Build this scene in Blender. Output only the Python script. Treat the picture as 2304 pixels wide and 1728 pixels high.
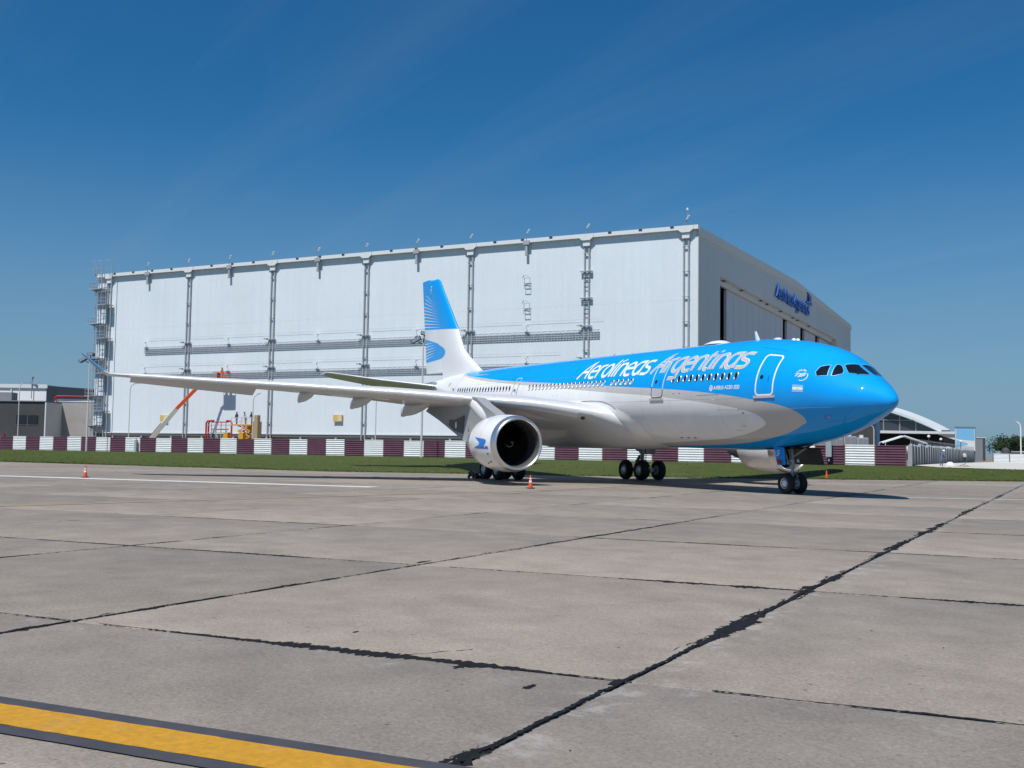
import bpy, bmesh, math, random
import numpy as np
from mathutils import Vector, Matrix
R = math.radians
random.seed(7)
sc = bpy.context.scene
for o in list(bpy.data.objects): bpy.data.objects.remove(o)
COL = sc.collection

# ------------------------------------------------------------------ camera
CAM = Vector((-35.05, 34.81, 1.941))
yaw, pit, rol, FPX = -0.4401, 0.0610, 0.0144, 2422.57
F_ = Vector((math.cos(yaw)*math.cos(pit), math.sin(yaw)*math.cos(pit), math.sin(pit)))
R_ = F_.cross(Vector((0, 0, 1))).normalized(); U_ = R_.cross(F_)
R2 = R_*math.cos(rol) + U_*math.sin(rol); U2 = -R_*math.sin(rol) + U_*math.cos(rol)
cam = bpy.data.cameras.new('camera'); camo = bpy.data.objects.new('camera', cam); COL.objects.link(camo)
camo.matrix_world = Matrix(((R2.x, U2.x, -F_.x, CAM.x), (R2.y, U2.y, -F_.y, CAM.y), (R2.z, U2.z, -F_.z, CAM.z), (0, 0, 0, 1)))
cam.sensor_width = 36; cam.lens = 36*FPX/2304; cam.clip_start = .1; cam.clip_end = 9000
sc.camera = camo
sc.render.resolution_x, sc.render.resolution_y = 1024, 768

# ------------------------------------------------------------------ light
SUN = Vector((-.278, .397, .875)).normalized()
SUN_EL = math.asin(SUN.z); SUN_AZ = math.atan2(SUN.y, SUN.x)
W = bpy.data.worlds.new('World'); sc.world = W; W.use_nodes = True
wn, wl = W.node_tree.nodes, W.node_tree.links
bg = wn['Background']; bg.inputs[1].default_value = 0.08
sky = wn.new('ShaderNodeTexSky'); sky.sky_type = 'NISHITA'; sky.sun_disc = False
sky.sun_elevation = SUN_EL; sky.sun_rotation = math.pi/2 - SUN_AZ
sky.altitude = 0; sky.air_density = 1.0; sky.dust_density = 0.7; sky.ozone_density = 4.5
hs = wn.new('ShaderNodeHueSaturation'); hs.inputs['Saturation'].default_value = 1.12; hs.inputs['Value'].default_value = 1
tn = wn.new('ShaderNodeMixRGB'); tn.blend_type = 'MULTIPLY'; tn.inputs[0].default_value = 1; tn.inputs[2].default_value = (.54, .885, 1.06, 1)
wl.new(sky.outputs[0], tn.inputs[1]); wl.new(tn.outputs[0], hs.inputs['Color'])
# thin cirrus
CIRRUS_AZ = 13
tc = wn.new('ShaderNodeTexCoord')      # streaks laid out on a flat cloud layer overhead
sx_ = wn.new('ShaderNodeSeparateXYZ'); wl.new(tc.outputs['Generated'], sx_.inputs[0])
zb_ = wn.new('ShaderNodeMath'); zb_.operation = 'MAXIMUM'; zb_.inputs[1].default_value = 0; wl.new(sx_.outputs[2], zb_.inputs[0])
zc_ = wn.new('ShaderNodeMath'); zc_.operation = 'ADD'; zc_.inputs[1].default_value = .12; wl.new(zb_.outputs[0], zc_.inputs[0])
zi_ = wn.new('ShaderNodeMath'); zi_.operation = 'DIVIDE'; zi_.inputs[0].default_value = 1; wl.new(zc_.outputs[0], zi_.inputs[1])
vs_ = wn.new('ShaderNodeVectorMath'); vs_.operation = 'SCALE'; wl.new(tc.outputs['Generated'], vs_.inputs[0]); wl.new(zi_.outputs[0], vs_.inputs['Scale'])
mp = wn.new('ShaderNodeMapping'); mp.vector_type = 'TEXTURE'; mp.inputs['Rotation'].default_value = (0, 0, R(CIRRUS_AZ)); mp.inputs['Scale'].default_value = (3.2, .42, 1)
wl.new(vs_.outputs[0], mp.inputs[0])
nz = wn.new('ShaderNodeTexNoise'); nz.inputs['Scale'].default_value = 1.5; nz.inputs['Detail'].default_value = 7; nz.inputs['Roughness'].default_value = .55; nz.inputs['Distortion'].default_value = .35
wl.new(mp.outputs[0], nz.inputs['Vector'])
rp = wn.new('ShaderNodeMapRange'); rp.inputs[1].default_value = .46; rp.inputs[2].default_value = .95; rp.inputs[3].default_value = 0; rp.inputs[4].default_value = .15
wl.new(nz.outputs[0], rp.inputs[0])
mxs = wn.new('ShaderNodeMixRGB'); mxs.inputs[2].default_value = (3.6, 4.9, 6.2, 1)
wl.new(rp.outputs[0], mxs.inputs[0]); 
sz_ = wn.new('ShaderNodeSeparateXYZ'); wl.new(tc.outputs['Generated'], sz_.inputs[0])     # hazier, greyer air low down all round
hz = wn.new('ShaderNodeMapRange'); hz.interpolation_type = 'SMOOTHSTEP'; hz.inputs[1].default_value = -.02; hz.inputs[2].default_value = .30; hz.inputs[3].default_value = .75; hz.inputs[4].default_value = 0; wl.new(sz_.outputs[2], hz.inputs[0])
mh = wn.new('ShaderNodeMixRGB'); mh.inputs[2].default_value = (2.75, 4.15, 5.85, 1); wl.new(hz.outputs[0], mh.inputs[0]); wl.new(hs.outputs[0], mh.inputs[1])
wl.new(mh.outputs[0], mxs.inputs[1]); wl.new(mxs.outputs[0], bg.inputs[0])
sl = bpy.data.lights.new('sun', 'SUN'); sl.energy = 5.0; sl.angle = R(.55); sl.color = (1, .965, .91)
so = bpy.data.objects.new('sun', sl); COL.objects.link(so); so.rotation_euler = SUN.to_track_quat('Z', 'Y').to_euler(); so.location = (0, 0, 80)
sc.view_settings.view_transform = 'Standard'; sc.view_settings.look = 'None'
sc.view_settings.exposure = 0; sc.view_settings.gamma = 1; sc.view_settings.use_curve_mapping = False

# ------------------------------------------------------------------ materials
MATS = {}
def mat(name, col, rough=.5, metal=0, coat=0, bump=None, var=None, spec=.5, emit=None):
    if name in MATS: return MATS[name]
    m = bpy.data.materials.new(name); m.use_nodes = True; n = m.node_tree.nodes; l = m.node_tree.links
    b = n['Principled BSDF']; b.inputs['Base Color'].default_value = (*col, 1); b.inputs['Roughness'].default_value = rough
    b.inputs['Metallic'].default_value = metal; b.inputs['Coat Weight'].default_value = coat; b.inputs['Coat Roughness'].default_value = .04
    b.inputs['Specular IOR Level'].default_value = spec
    if var:      # (scale, amount, detail): soft colour variation
        t = n.new('ShaderNodeTexCoord'); z = n.new('ShaderNodeTexNoise'); z.inputs['Scale'].default_value = var[0]; z.inputs['Detail'].default_value = 6; z.inputs['Roughness'].default_value = .62
        l.new(t.outputs['Object'], z.inputs['Vector'])
        r = n.new('ShaderNodeMapRange'); r.inputs[1].default_value = .25; r.inputs[2].default_value = .75; r.inputs[3].default_value = 1-var[1]; r.inputs[4].default_value = 1+var[1]
        l.new(z.outputs[0], r.inputs[0])
        x = n.new('ShaderNodeVectorMath'); x.operation = 'SCALE'; x.inputs[0].default_value = col; l.new(r.outputs[0], x.inputs['Scale']); l.new(x.outputs[0], b.inputs['Base Color'])
    if bump:
        t = n.new('ShaderNodeTexCoord'); z = n.new('ShaderNodeTexNoise'); z.inputs['Scale'].default_value = bump[0]; z.inputs['Detail'].default_value = 5
        l.new(t.outputs['Object'], z.inputs['Vector']); bb = n.new('ShaderNodeBump'); bb.inputs['Strength'].default_value = bump[1]; bb.inputs['Distance'].default_value = bump[2]
        l.new(z.outputs[0], bb.inputs['Height']); l.new(bb.outputs[0], b.inputs['Normal'])
    if emit: b.inputs['Emission Color'].default_value = (*emit, 1); b.inputs['Emission Strength'].default_value = 1
    MATS[name] = m; return m

BLUE = (.002, .315, .80); DBLUE = (.004, .17, .58); GREYP = (.50, .485, .47); WHITEP = (.78, .78, .78)
M_white = mat('white_paint', WHITEP, .28, coat=.6, var=(.6, .03))
M_blue = mat('blue_paint', BLUE, .28, coat=.6)
M_dblue = mat('logo_blue', DBLUE, .3, coat=.5)
M_grey = mat('grey_paint', GREYP, .3, coat=.5)
M_wing = mat('wing_grey', (.56, .565, .57), .38, coat=.25, var=(.8, .06))
M_alu = mat('polished_aluminium', (.66, .665, .67), .30, metal=.9, var=(3, .05))
M_slat = mat('slat_grey', (.66, .67, .68), .34, metal=.25, coat=.2, var=(1.5, .05))
M_alud = mat('dull_aluminium', (.62, .62, .63), .42, metal=1, var=(3, .1))
M_dark = mat('dark_metal', (.06, .06, .065), .5, metal=.3)
M_rub = mat('tyre_rubber', (.014, .014, .015), .8, var=(6, .3), bump=(40, .2, .01))
M_black = mat('black_void', (.004, .004, .004), .9, spec=.1)
M_glass = mat('cockpit_glass', (.006, .008, .01), .06, coat=.6)
M_pane = mat('cabin_pane', (.012, .014, .018), .1, coat=.4)
M_shade = mat('window_shade', (.42, .44, .46), .35, coat=.5)
M_strut = mat('gear_steel', (.30, .31, .32), .4, metal=.5, var=(5, .2))
M_rim = mat('wheel_rim', (.62, .63, .64), .4, metal=.3)
M_pylon = mat('pylon_grey', (.30, .31, .32), .45, var=(1.5, .08))
M_line = mat('seal_line', (.05, .05, .055), .6)
M_dpanel = mat('dark_panel', (.075, .065, .06), .5)
M_galv = mat('galvanised_steel', (.36, .385, .415), .55, metal=.15, var=(2, .12))
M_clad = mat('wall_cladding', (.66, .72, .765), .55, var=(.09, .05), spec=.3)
def streaked(m, amt):
    n, l = m.node_tree.nodes, m.node_tree.links; b = n['Principled BSDF']; src = b.inputs['Base Color'].links[0].from_socket
    t = n.new('ShaderNodeTexCoord'); mp_ = n.new('ShaderNodeMapping'); mp_.inputs['Scale'].default_value = (1.3, 1.3, .035); l.new(t.outputs['Object'], mp_.inputs[0])
    z = n.new('ShaderNodeTexNoise'); z.inputs['Scale'].default_value = 1; z.inputs['Detail'].default_value = 5; z.inputs['Roughness'].default_value = .6; l.new(mp_.outputs[0], z.inputs['Vector'])
    r = n.new('ShaderNodeMapRange'); r.inputs[1].default_value = .3; r.inputs[2].default_value = .7; r.inputs[3].default_value = 1-amt; r.inputs[4].default_value = 1+amt*.6; l.new(z.outputs[0], r.inputs[0])
    v = n.new('ShaderNodeVectorMath'); v.operation = 'SCALE'; l.new(src, v.inputs[0]); l.new(r.outputs[0], v.inputs['Scale']); l.new(v.outputs[0], b.inputs['Base Color'])
streaked(M_clad, .03)
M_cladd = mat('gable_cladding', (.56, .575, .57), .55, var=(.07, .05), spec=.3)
M_trim = mat('rake_trim', (.62, .59, .53), .5)
M_gut = mat('gutter_white', (.66, .68, .69), .45)
M_conc = mat('grey_concrete', (.30, .285, .275), .85, var=(.7, .18), bump=(8, .3, .02))
M_cement = mat('cement_render', (.36, .335, .325), .9, var=(.35, .16), bump=(6, .3, .02))
M_dwall = mat('dark_wall', (.055, .056, .060), .8, var=(.3, .2))
M_gwall = mat('grey_wall', (.22, .23, .25), .7, var=(.2, .06))
M_red = mat('red_pipe', (.42, .02, .015), .4)
M_orange = mat('orange_plastic', (.75, .085, .015), .5, var=(8, .08))
M_lorange = mat('lift_orange', (.70, .10, .02), .45, var=(3, .1))
M_cream = mat('boom_cream', (.55, .54, .46), .5, var=(2, .1))
M_yel = mat('lift_yellow', (.62, .30, .02), .5, var=(3, .15))
M_sign = mat('sign_blue', (.02, .10, .42), .4)
M_door = mat('door_panel', (.52, .53, .57), .6, var=(.1, .04))
M_doorgap = mat('gap_shade_grey', (.11, .115, .12), .6)  # shade in gaps, put into one dark tone
M_lamp = mat('lamp_white', (.75, .75, .75), .4)
M_lampb = mat('lamp_black', (.018, .018, .02), .6)
M_pole = mat('pole_paint', (.55, .55, .53), .55, var=(3, .08))
M_fw = mat('fence_white', (.72, .74, .75), .5, var=(.8, .06))
M_fp = mat('fence_purple', (.118, .046, .076), .55, var=(.8, .22))
M_post = mat('fence_post', (.16, .09, .08), .7)
M_skin = mat('skin', (.30, .17, .11), .6)
M_cloth = mat('dark_cloth', (.03, .035, .05), .9)
M_bcloth = mat('blue_cloth', (.08, .12, .24), .9)
M_wcloth = mat('white_cloth', (.62, .62, .62), .9)
M_ocloth = mat('orange_cloth', (.62, .10, .03), .9)
M_gold = mat('gold_sun', (.65, .42, .10), .5)
M_skyb = mat('sky_blue_paint', (.20, .48, .76), .4)

# ------------------------------------------------------------------ mesh helpers
class MB:
    def __init__(s): s.v = []; s.f = []; s.m = []; s.sm = []; s.cur = 0; s.smooth = False
    def addv(s, *ps):
        i = len(s.v); s.v.extend(tuple(p) for p in ps); return i
    def face(s, idx): s.f.append(tuple(idx)); s.m.append(s.cur); s.sm.append(s.smooth)
    def poly(s, pts): i = s.addv(*pts); s.face(range(i, i+len(pts)))
    def box(s, lo, hi, T=None):
        x0, y0, z0 = lo; x1, y1, z1 = hi
        P = [Vector(p) for p in ((x0,y0,z0),(x1,y0,z0),(x1,y1,z0),(x0,y1,z0),(x0,y0,z1),(x1,y0,z1),(x1,y1,z1),(x0,y1,z1))]
        if T: P = [T @ p for p in P]
        i = s.addv(*P)
        for f in ((0,3,2,1),(4,5,6,7),(0,1,5,4),(1,2,6,5),(2,3,7,6),(3,0,4,7)): s.face([i+k for k in f])
    def bar(s, a, b, w, h=None, up=(0, 0, 1)):
        a, b = Vector(a), Vector(b); h = h or w; d = (b-a)
        if d.length < 1e-6: return
        L = d.length; d.normalize(); u = Vector(up)
        if abs(d.dot(u)) > .98: u = Vector((1, 0, 0))
        sd = d.cross(u).normalized(); u = sd.cross(d)
        T = Matrix(((d.x, sd.x, u.x, a.x), (d.y, sd.y, u.y, a.y), (d.z, sd.z, u.z, a.z), (0, 0, 0, 1)))
        s.box((0, -w/2, -h/2), (L, w/2, h/2), T)
    def tube(s, path, r, n=8, cap=True):
        path = [Vector(p) for p in path]; rr = r if isinstance(r, (list, tuple)) else [r]*len(path)
        rings = []; old = s.smooth; s.smooth = n > 5
        ref = None
        for k, p in enumerate(path):
            d = (path[min(k+1, len(path)-1)] - path[max(k-1, 0)]).normalized()
            if ref is None:
                ref = Vector((0, 0, 1)) if abs(d.z) < .9 else Vector((1, 0, 0))
            sd = d.cross(ref).normalized(); u = sd.cross(d)
            rings.append(s.addv(*[p + (sd*math.cos(2*math.pi*j/n) + u*math.sin(2*math.pi*j/n))*rr[k] for j in range(n)]))
        for a, b in zip(rings, rings[1:]):
            for j in range(n): s.face((a+j, a+(j+1) % n, b+(j+1) % n, b+j))
        s.smooth = False
        if cap:
            s.face([rings[0]+j for j in reversed(range(n))]); s.face([rings[-1]+j for j in range(n)])
        s.smooth = old
    def lathe(s, prof, origin=(0, 0, 0), axis='x', n=48, closed=False, cap0=False, cap1=False):
        o = Vector(origin); rings = []; old = s.smooth; s.smooth = True
        for (a, r) in prof:
            P = []
            for j in range(n):
                t = 2*math.pi*j/n; c, q = r*math.cos(t), r*math.sin(t)
                P.append(o + Vector({'x': (a, c, q), 'y': (c, a, q), 'z': (c, q, a)}[axis]))
            rings.append(s.addv(*P))
        prs = list(zip(rings, rings[1:])) + ([(rings[-1], rings[0])] if closed else [])
        for a, b in prs:
            for j in range(n): s.face((a+j, a+(j+1) % n, b+(j+1) % n, b+j))
        s.smooth = False
        if cap0: s.face([rings[0]+j for j in range(n)])
        if cap1: s.face([rings[-1]+j for j in reversed(range(n))])
        s.smooth = old
    def prism(s, pts2, lo, hi, fn):
        """extrude a 2D outline between lo and hi; fn(u,v,w)->xyz"""
        n = len(pts2); i = s.addv(*[fn(u, v, lo) for u, v in pts2]); j = s.addv(*[fn(u, v, hi) for u, v in pts2])
        s.face([i+k for k in range(n)]); s.face([j+k for k in reversed(range(n))])
        for k in range(n): s.face((i+k, j+k, j+(k+1) % n, i+(k+1) % n))
    def loft(s, rings, closed=True, cap0=True, cap1=True):
        n = len(rings[0]); ids = [s.addv(*r) for r in rings]; old = s.smooth; s.smooth = True
        for a, b in zip(ids, ids[1:]):
            for j in range(n if closed else n-1): s.face((a+j, a+(j+1) % n, b+(j+1) % n, b+j))
        s.smooth = False
        if cap0: s.face([ids[0]+j for j in reversed(range(n))])
        if cap1: s.face([ids[-1]+j for j in range(n)])
        s.smooth = old
    def mesh(s, name, mats, recalc=True):
        me = bpy.data.meshes.new(name); me.from_pydata(s.v, [], s.f)
        for m in (mats if isinstance(mats, (list, tuple)) else [mats]): me.materials.append(m)
        me.polygons.foreach_set('material_index', s.m); me.polygons.foreach_set('use_smooth', s.sm)
        if recalc:
            b = bmesh.new(); b.from_mesh(me); bmesh.ops.recalc_face_normals(b, faces=b.faces); b.to_mesh(me); b.free()
        me.update(); me.set_sharp_from_angle(angle=R(38)); return me
    def build(s, name, mats, parent=None, recalc=True, loc=None, rotz=None):
        return link(name, s.mesh(name, mats, recalc), parent, loc, rotz)
def link(name, me, parent=None, loc=None, rotz=None):
    o = bpy.data.objects.new(name, me); COL.objects.link(o)
    if parent: o.parent = parent
    if loc is not None: o.location = loc
    if rotz is not None: o.rotation_euler[2] = rotz
    return o
def tag(o, label=None, cat=None, group=None, kind=None):
    if label: o['label'] = label
    if cat: o['category'] = cat
    if group: o['group'] = group
    if kind: o['kind'] = kind
    return o
def thing(name, label, cat, loc=(0, 0, 0), rotz=0, group=None):
    o = bpy.data.objects.new(name, None); COL.objects.link(o); o.location = loc; o.rotation_euler[2] = rotz
    o.empty_display_size = .3
    return tag(o, label, cat, group)
def copy_tree(o, parent=None):
    c = o.copy(); COL.objects.link(c)
    if parent: c.parent = parent
    for ch in [x for x in bpy.data.objects if x.parent == o]: copy_tree(ch, c)
    return c
def edge_bevel(o, w=.02, seg=1):
    m = o.modifiers.new('bevel', 'BEVEL'); m.width = w; m.segments = seg; m.limit_method = 'ANGLE'; return o

# ------------------------------------------------------------------ stroke lettering
def arc(cx, cy, rx, ry, a0, a1, n=12):
    return [(cx+rx*math.cos(R(a0+(a1-a0)*k/n)), cy+ry*math.sin(R(a0+(a1-a0)*k/n))) for k in range(n+1)]
def glyph(c):
    """strokes in x-height units, advance"""
    if c == 'A': return [[(.0, 0), (.86, 1.36), (1.03, 0)], [(.34, .48), (.98, .48)]], 1.20
    if c == 'e': return [[(.14, .50), (.50, .50), (.84, .52)] + arc(.47, .54, .38, .40, 0, 180, 12) + arc(.47, .44, .38, .42, 180, 275, 8) + [(.62, .03), (.82, .06)]], .94
    if c == 'r': return [[(.10, 0), (.10, .97)], [(.10, .60)] + arc(.42, .62, .32, .32, 180, 95, 6) + [(.62, .95)]], .66
    if c == 'o': return [arc(.47, .5, .38, .46, 0, 360, 24)], .96
    if c == 'l': return [[(.12, 0), (.12, 1.36)]], .33
    if c == 'i': return [[(.12, 0), (.12, .95)], [(.12, 1.12), (.12, 1.30)]], .33
    if c == 'í': return [[(.12, 0), (.12, .95)], [(.10, 1.10), (.36, 1.36)]], .33
    if c == 'n': return [[(.10, 0), (.10, .97)], [(.10, .58)] + arc(.46, .58, .36, .37, 180, 0, 12) + [(.82, 0)]], .94
    if c == 'a': return [[(.84, 0), (.84, .95), (.50, .95)] + arc(.48, .55, .38, .40, 90, 180, 8) + arc(.48, .44, .38, .41, 180, 285, 9) + [(.84, .30)]], .98
    if c == 's': return [[(.80, .93), (.46, .95)] + arc(.40, .73, .28, .22, 90, 250, 10) + [(.52, .47)] + arc(.50, .25, .30, .22, 70, -90, 10) + [(.40, .03), (.06, .05)]], .86
    if c == 'g': return [[(.84, .95), (.50, .95)] + arc(.48, .55, .38, .40, 90, 180, 8) + arc(.48, .44, .38, .41, 180, 285, 9) + [(.84, .30)], [(.84, .95), (.84, -.12)] + arc(.56, -.12, .28, .24, 0, -90, 6) + [(.14, -.36)]], .98
    if c == 't': return [[(.18, 1.25), (.18, .25)] + arc(.40, .25, .22, .22, 180, 270, 6) + [(.52, .03)], [(0, .93), (.50, .93)]], .58
    S = {'I': ([[(.3, 0), (.3, 1)]], .6), 'R': ([[(.1, 0), (.1, 1), (.5, 1), (.7, .85), (.7, .62), (.5, .48), (.1, .48)], [(.4, .48), (.74, 0)]], .9),
         'B': ([[(.1, 0), (.1, 1), (.52, 1), (.68, .87), (.68, .65), (.52, .53), (.1, .53)], [(.52, .53), (.74, .38), (.74, .14), (.56, 0), (.1, 0)]], .9),
         'U': ([[(.1, 1), (.1, .2), (.28, 0), (.56, 0), (.74, .2), (.74, 1)]], .9), 'S': ([[(.74, .88), (.56, 1), (.26, 1), (.1, .84), (.1, .66), (.26, .52), (.58, .48), (.74, .34), (.74, .16), (.56, 0), (.24, 0), (.08, .12)]], .9),
         'D': ([[(.1, 0), (.1, 1), (.45, 1), (.74, .75), (.74, .25), (.45, 0), (.1, 0)]], .9), '3': ([[(.08, .9), (.25, 1), (.56, 1), (.7, .86), (.7, .66), (.54, .53), (.34, .53)], [(.54, .53), (.74, .38), (.74, .16), (.56, 0), (.25, 0), (.06, .1)]], .9),
         '0': ([[(.26, 0), (.08, .2), (.08, .8), (.26, 1), (.56, 1), (.74, .8), (.74, .2), (.56, 0), (.26, 0)]], .9), '2': ([[(.08, .82), (.26, 1), (.56, 1), (.74, .82), (.74, .64), (.08, 0), (.76, 0)]], .9),
         '-': ([[(.1, .5), (.5, .5)]], .6), 'K': ([[(.1, 0), (.1, 1)], [(.72, 1), (.12, .48), (.76, 0)]], .86), 'Y': ([[(.04, 1), (.4, .5), (.76, 1)], [(.4, .5), (.4, 0)]], .84),
         'T': ([[(.02, 1), (.78, 1)], [(.4, 1), (.4, 0)]], .84), 'E': ([[(.7, 0), (.1, 0), (.1, 1), (.7, 1)], [(.1, .52), (.6, .52)]], .84), 'M': ([[(.08, 0), (.08, 1), (.45, .4), (.82, 1), (.82, 0)]], 1.0), 'F': ([[(.1, 0), (.1, 1), (.72, 1)], [(.1, .52), (.6, .52)]], .84),
         'Ä': ([[(.02, 0), (.4, 1), (.78, 0)], [(.16, .34), (.64, .34)]], .86)}
    return S.get(c, ([], .5))
def ribbon(path, w):
    """list of (left,right) pairs for a polyline with pen width w"""
    pts = [Vector((p[0], p[1])) for p in path]
    q = [pts[0]]
    for p in pts[1:]:
        if (p-q[-1]).length > 1e-4: q.append(p)
    pts = q; closed = False
    if (pts[0]-pts[-1]).length < 1e-3 and len(pts) > 4: closed = True; pts = pts[:-1]
    out = []; n = len(pts)
    for k in range(n):
        a = pts[(k-1) % n] if (closed or k > 0) else None; b = pts[(k+1) % n] if (closed or k < n-1) else None
        d1 = (pts[k]-a).normalized() if a is not None else None; d2 = (b-pts[k]).normalized() if b is not None else None
        if d1 is None: d1 = d2
        if d2 is None: d2 = d1
        n1 = Vector((-d1.y, d1.x)); n2 = Vector((-d2.y, d2.x)); m = (n1+n2)
        if m.length < .3: m = n1.copy()
        m.normalize(); k_ = min(1/max(m.dot(n1), .45), 1.7)
        out.append((pts[k]+m*w/2*k_, pts[k]-m*w/2*k_))
    if closed: out.append(out[0])
    return out
def dense(path, step):
    o = [path[0]]
    for a, b in zip(path, path[1:]):
        L = math.hypot(b[0]-a[0], b[1]-a[1]); n = max(1, int(math.ceil(L/step)))
        for k in range(1, n+1): o.append((a[0]+(b[0]-a[0])*k/n, a[1]+(b[1]-a[1])*k/n))
    return o
# ------------------------------------------------------------------ concrete apron
GA = R(-52.9); GU = Vector((math.cos(GA), math.sin(GA), 0)); GN = Vector((math.cos(R(39.7)), math.sin(R(39.7)), 0))   # slightly skewed grid axes
_dt = GU.x*GN.y - GU.y*GN.x; GUd = Vector((GN.y/_dt, -GN.x/_dt, 0)); GNd = Vector((-GU.y/_dt, GU.x/_dt, 0))
U0, DU, N0, DN = -40.42, 6.98, -3.55, 6.36
def gp(u, n, z=0): p = GU*u + GN*n; return (p.x, p.y, z)
def concrete_mat(name, joints):
    m = bpy.data.materials.new(name); m.use_nodes = True; nt = m.node_tree; n, l = nt.nodes, nt.links; b = n['Principled BSDF']
    b.inputs['Roughness'].default_value = .82; b.inputs['Specular IOR Level'].default_value = .35
    g = n.new('ShaderNodeNewGeometry'); pos = g.outputs['Position']
    def noise(sc_, det=6, rough=.6, vec=None, dist=0):
        z = n.new('ShaderNodeTexNoise'); z.inputs['Scale'].default_value = sc_; z.inputs['Detail'].default_value = det; z.inputs['Roughness'].default_value = rough; z.inputs['Distortion'].default_value = dist
        l.new(vec or pos, z.inputs['Vector']); return z.outputs[0]
    def rng(s, a, b_, c, d):
        r = n.new('ShaderNodeMapRange'); r.inputs[1].default_value = a; r.inputs[2].default_value = b_; r.inputs[3].default_value = c; r.inputs[4].default_value = d; l.new(s, r.inputs[0]); return r.outputs[0]
    def mul(a, b_):
        x = n.new('ShaderNodeMath'); x.operation = 'MULTIPLY'
        l.new(a, x.inputs[0])
        if isinstance(b_, float): x.inputs[1].default_value = b_
        else: l.new(b_, x.inputs[1])
        return x.outputs[0]
    def mix(f, c1, c2):
        x = n.new('ShaderNodeMixRGB'); l.new(f, x.inputs[0])
        for i, c in ((1, c1), (2, c2)):
            if isinstance(c, tuple): x.inputs[i].default_value = (*c, 1)
            else: l.new(c, x.inputs[i])
        return x.outputs[0]
    mpg = n.new('ShaderNodeMapping'); mpg.inputs['Rotation'].default_value = (0, 0, R(-37)); mpg.inputs['Scale'].default_value = (.35, 1.0, 1); l.new(pos, mpg.inputs[0])
    big = noise(.16, 5); mid = noise(1.1, 6, .65); fine = noise(16, 6, .7); grit = noise(34, 4, .7); streak = noise(.9, 6, .6, mpg.outputs[0])
    oi = n.new('ShaderNodeObjectInfo')
    base = mix(rng(big, .35, .65, 0, 1), (.264, .227, .192), (.217, .190, .163))
    base = mix(rng(streak, .46, .74, 0, .30), base, (.142, .126, .114))
    base = mix(rng(streak, .28, .46, .25, 0), base, (.30, .268, .24))
    v = mul(mul(rng(mid, .25, .75, .80, 1.18), rng(fine, .25, .75, .78, 1.20)), rng(grit, .3, .7, .76, 1.24))
    def cell(ax, o0, dd):
        vm = n.new('ShaderNodeVectorMath'); vm.operation = 'DOT_PRODUCT'; vm.inputs[1].default_value = ax; l.new(pos, vm.inputs[0])
        a_ = n.new('ShaderNodeMath'); a_.operation = 'SUBTRACT'; l.new(vm.outputs['Value'], a_.inputs[0]); a_.inputs[1].default_value = o0
        c_ = n.new('ShaderNodeMath'); c_.operation = 'DIVIDE'; l.new(a_.outputs[0], c_.inputs[0]); c_.inputs[1].default_value = dd
        f_ = n.new('ShaderNodeMath'); f_.operation = 'FLOOR'; l.new(c_.outputs[0], f_.inputs[0]); return f_.outputs[0]
    cx_ = n.new('ShaderNodeCombineXYZ'); l.new(cell(GUd, U0, DU), cx_.inputs[0]); l.new(cell(GNd, N0, DN), cx_.inputs[1])
    wn_ = n.new('ShaderNodeTexWhiteNoise'); wn_.noise_dimensions = '2D'; l.new(cx_.outputs[0], wn_.inputs['Vector'])
    v = mul(v, rng(wn_.outputs['Value'], 0, 1, .88, 1.08))
    base = mix(rng(wn_.outputs['Value'], .55, 1, 0, .35), base, (.276, .226, .182))
    sc1 = n.new('ShaderNodeVectorMath'); sc1.operation = 'SCALE'; l.new(base, sc1.inputs[0]); l.new(v, sc1.inputs['Scale'])
    col = sc1.outputs[0]
    # pitting: small dark spots, and pale worn scuffs
    vo = n.new('ShaderNodeTexVoronoi'); vo.inputs['Scale'].default_value = 3.4; l.new(pos, vo.inputs['Vector'])
    ms = noise(.7, 3)
    sp = mul(rng(vo.outputs['Distance'], .045, .085, 1, 0), rng(ms, .40, .52, 0, .85)); col = mix(sp, col, (.07, .065, .065))
    vo2 = n.new('ShaderNodeTexVoronoi'); vo2.inputs['Scale'].default_value = 13; l.new(pos, vo2.inputs['Vector'])
    sp2 = mul(rng(vo2.outputs['Distance'], .11, .20, 1, 0), rng(noise(2.3, 3), .42, .58, 0, .75)); col = mix(sp2, col, (.11, .105, .10))
    sc_ = mul(rng(noise(3.4, 7, .7, None, .8), .62, .74, 0, .5), rng(noise(.33, 3), .5, .62, 0, 1)); col = mix(sc_, col, (.42, .40, .385))
    # chalky worn concrete along the broken main joint
    vm0 = n.new('ShaderNodeVectorMath'); vm0.operation = 'DOT_PRODUCT'; vm0.inputs[1].default_value = GNd; l.new(pos, vm0.inputs[0])
    d0 = n.new('ShaderNodeMath'); d0.operation = 'SUBTRACT'; l.new(vm0.outputs['Value'], d0.inputs[0]); d0.inputs[1].default_value = N0-.10
    d1 = n.new('ShaderNodeMath'); d1.operation = 'ABSOLUTE'; l.new(d0.outputs[0], d1.inputs[0])
    wr = mul(rng(d1.outputs[0], .05, .42, 1, 0), rng(noise(2.2, 7, .75, None, .5), .50, .62, 0, .75)); col = mix(wr, col, (.36, .34, .325))
    vm1 = n.new('ShaderNodeVectorMath'); vm1.operation = 'DOT_PRODUCT'; vm1.inputs[1].default_value = GUd; l.new(pos, vm1.inputs[0])
    e0 = n.new('ShaderNodeMath'); e0.operation = 'SUBTRACT'; l.new(vm1.outputs['Value'], e0.inputs[0]); e0.inputs[1].default_value = U0-.2
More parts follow.
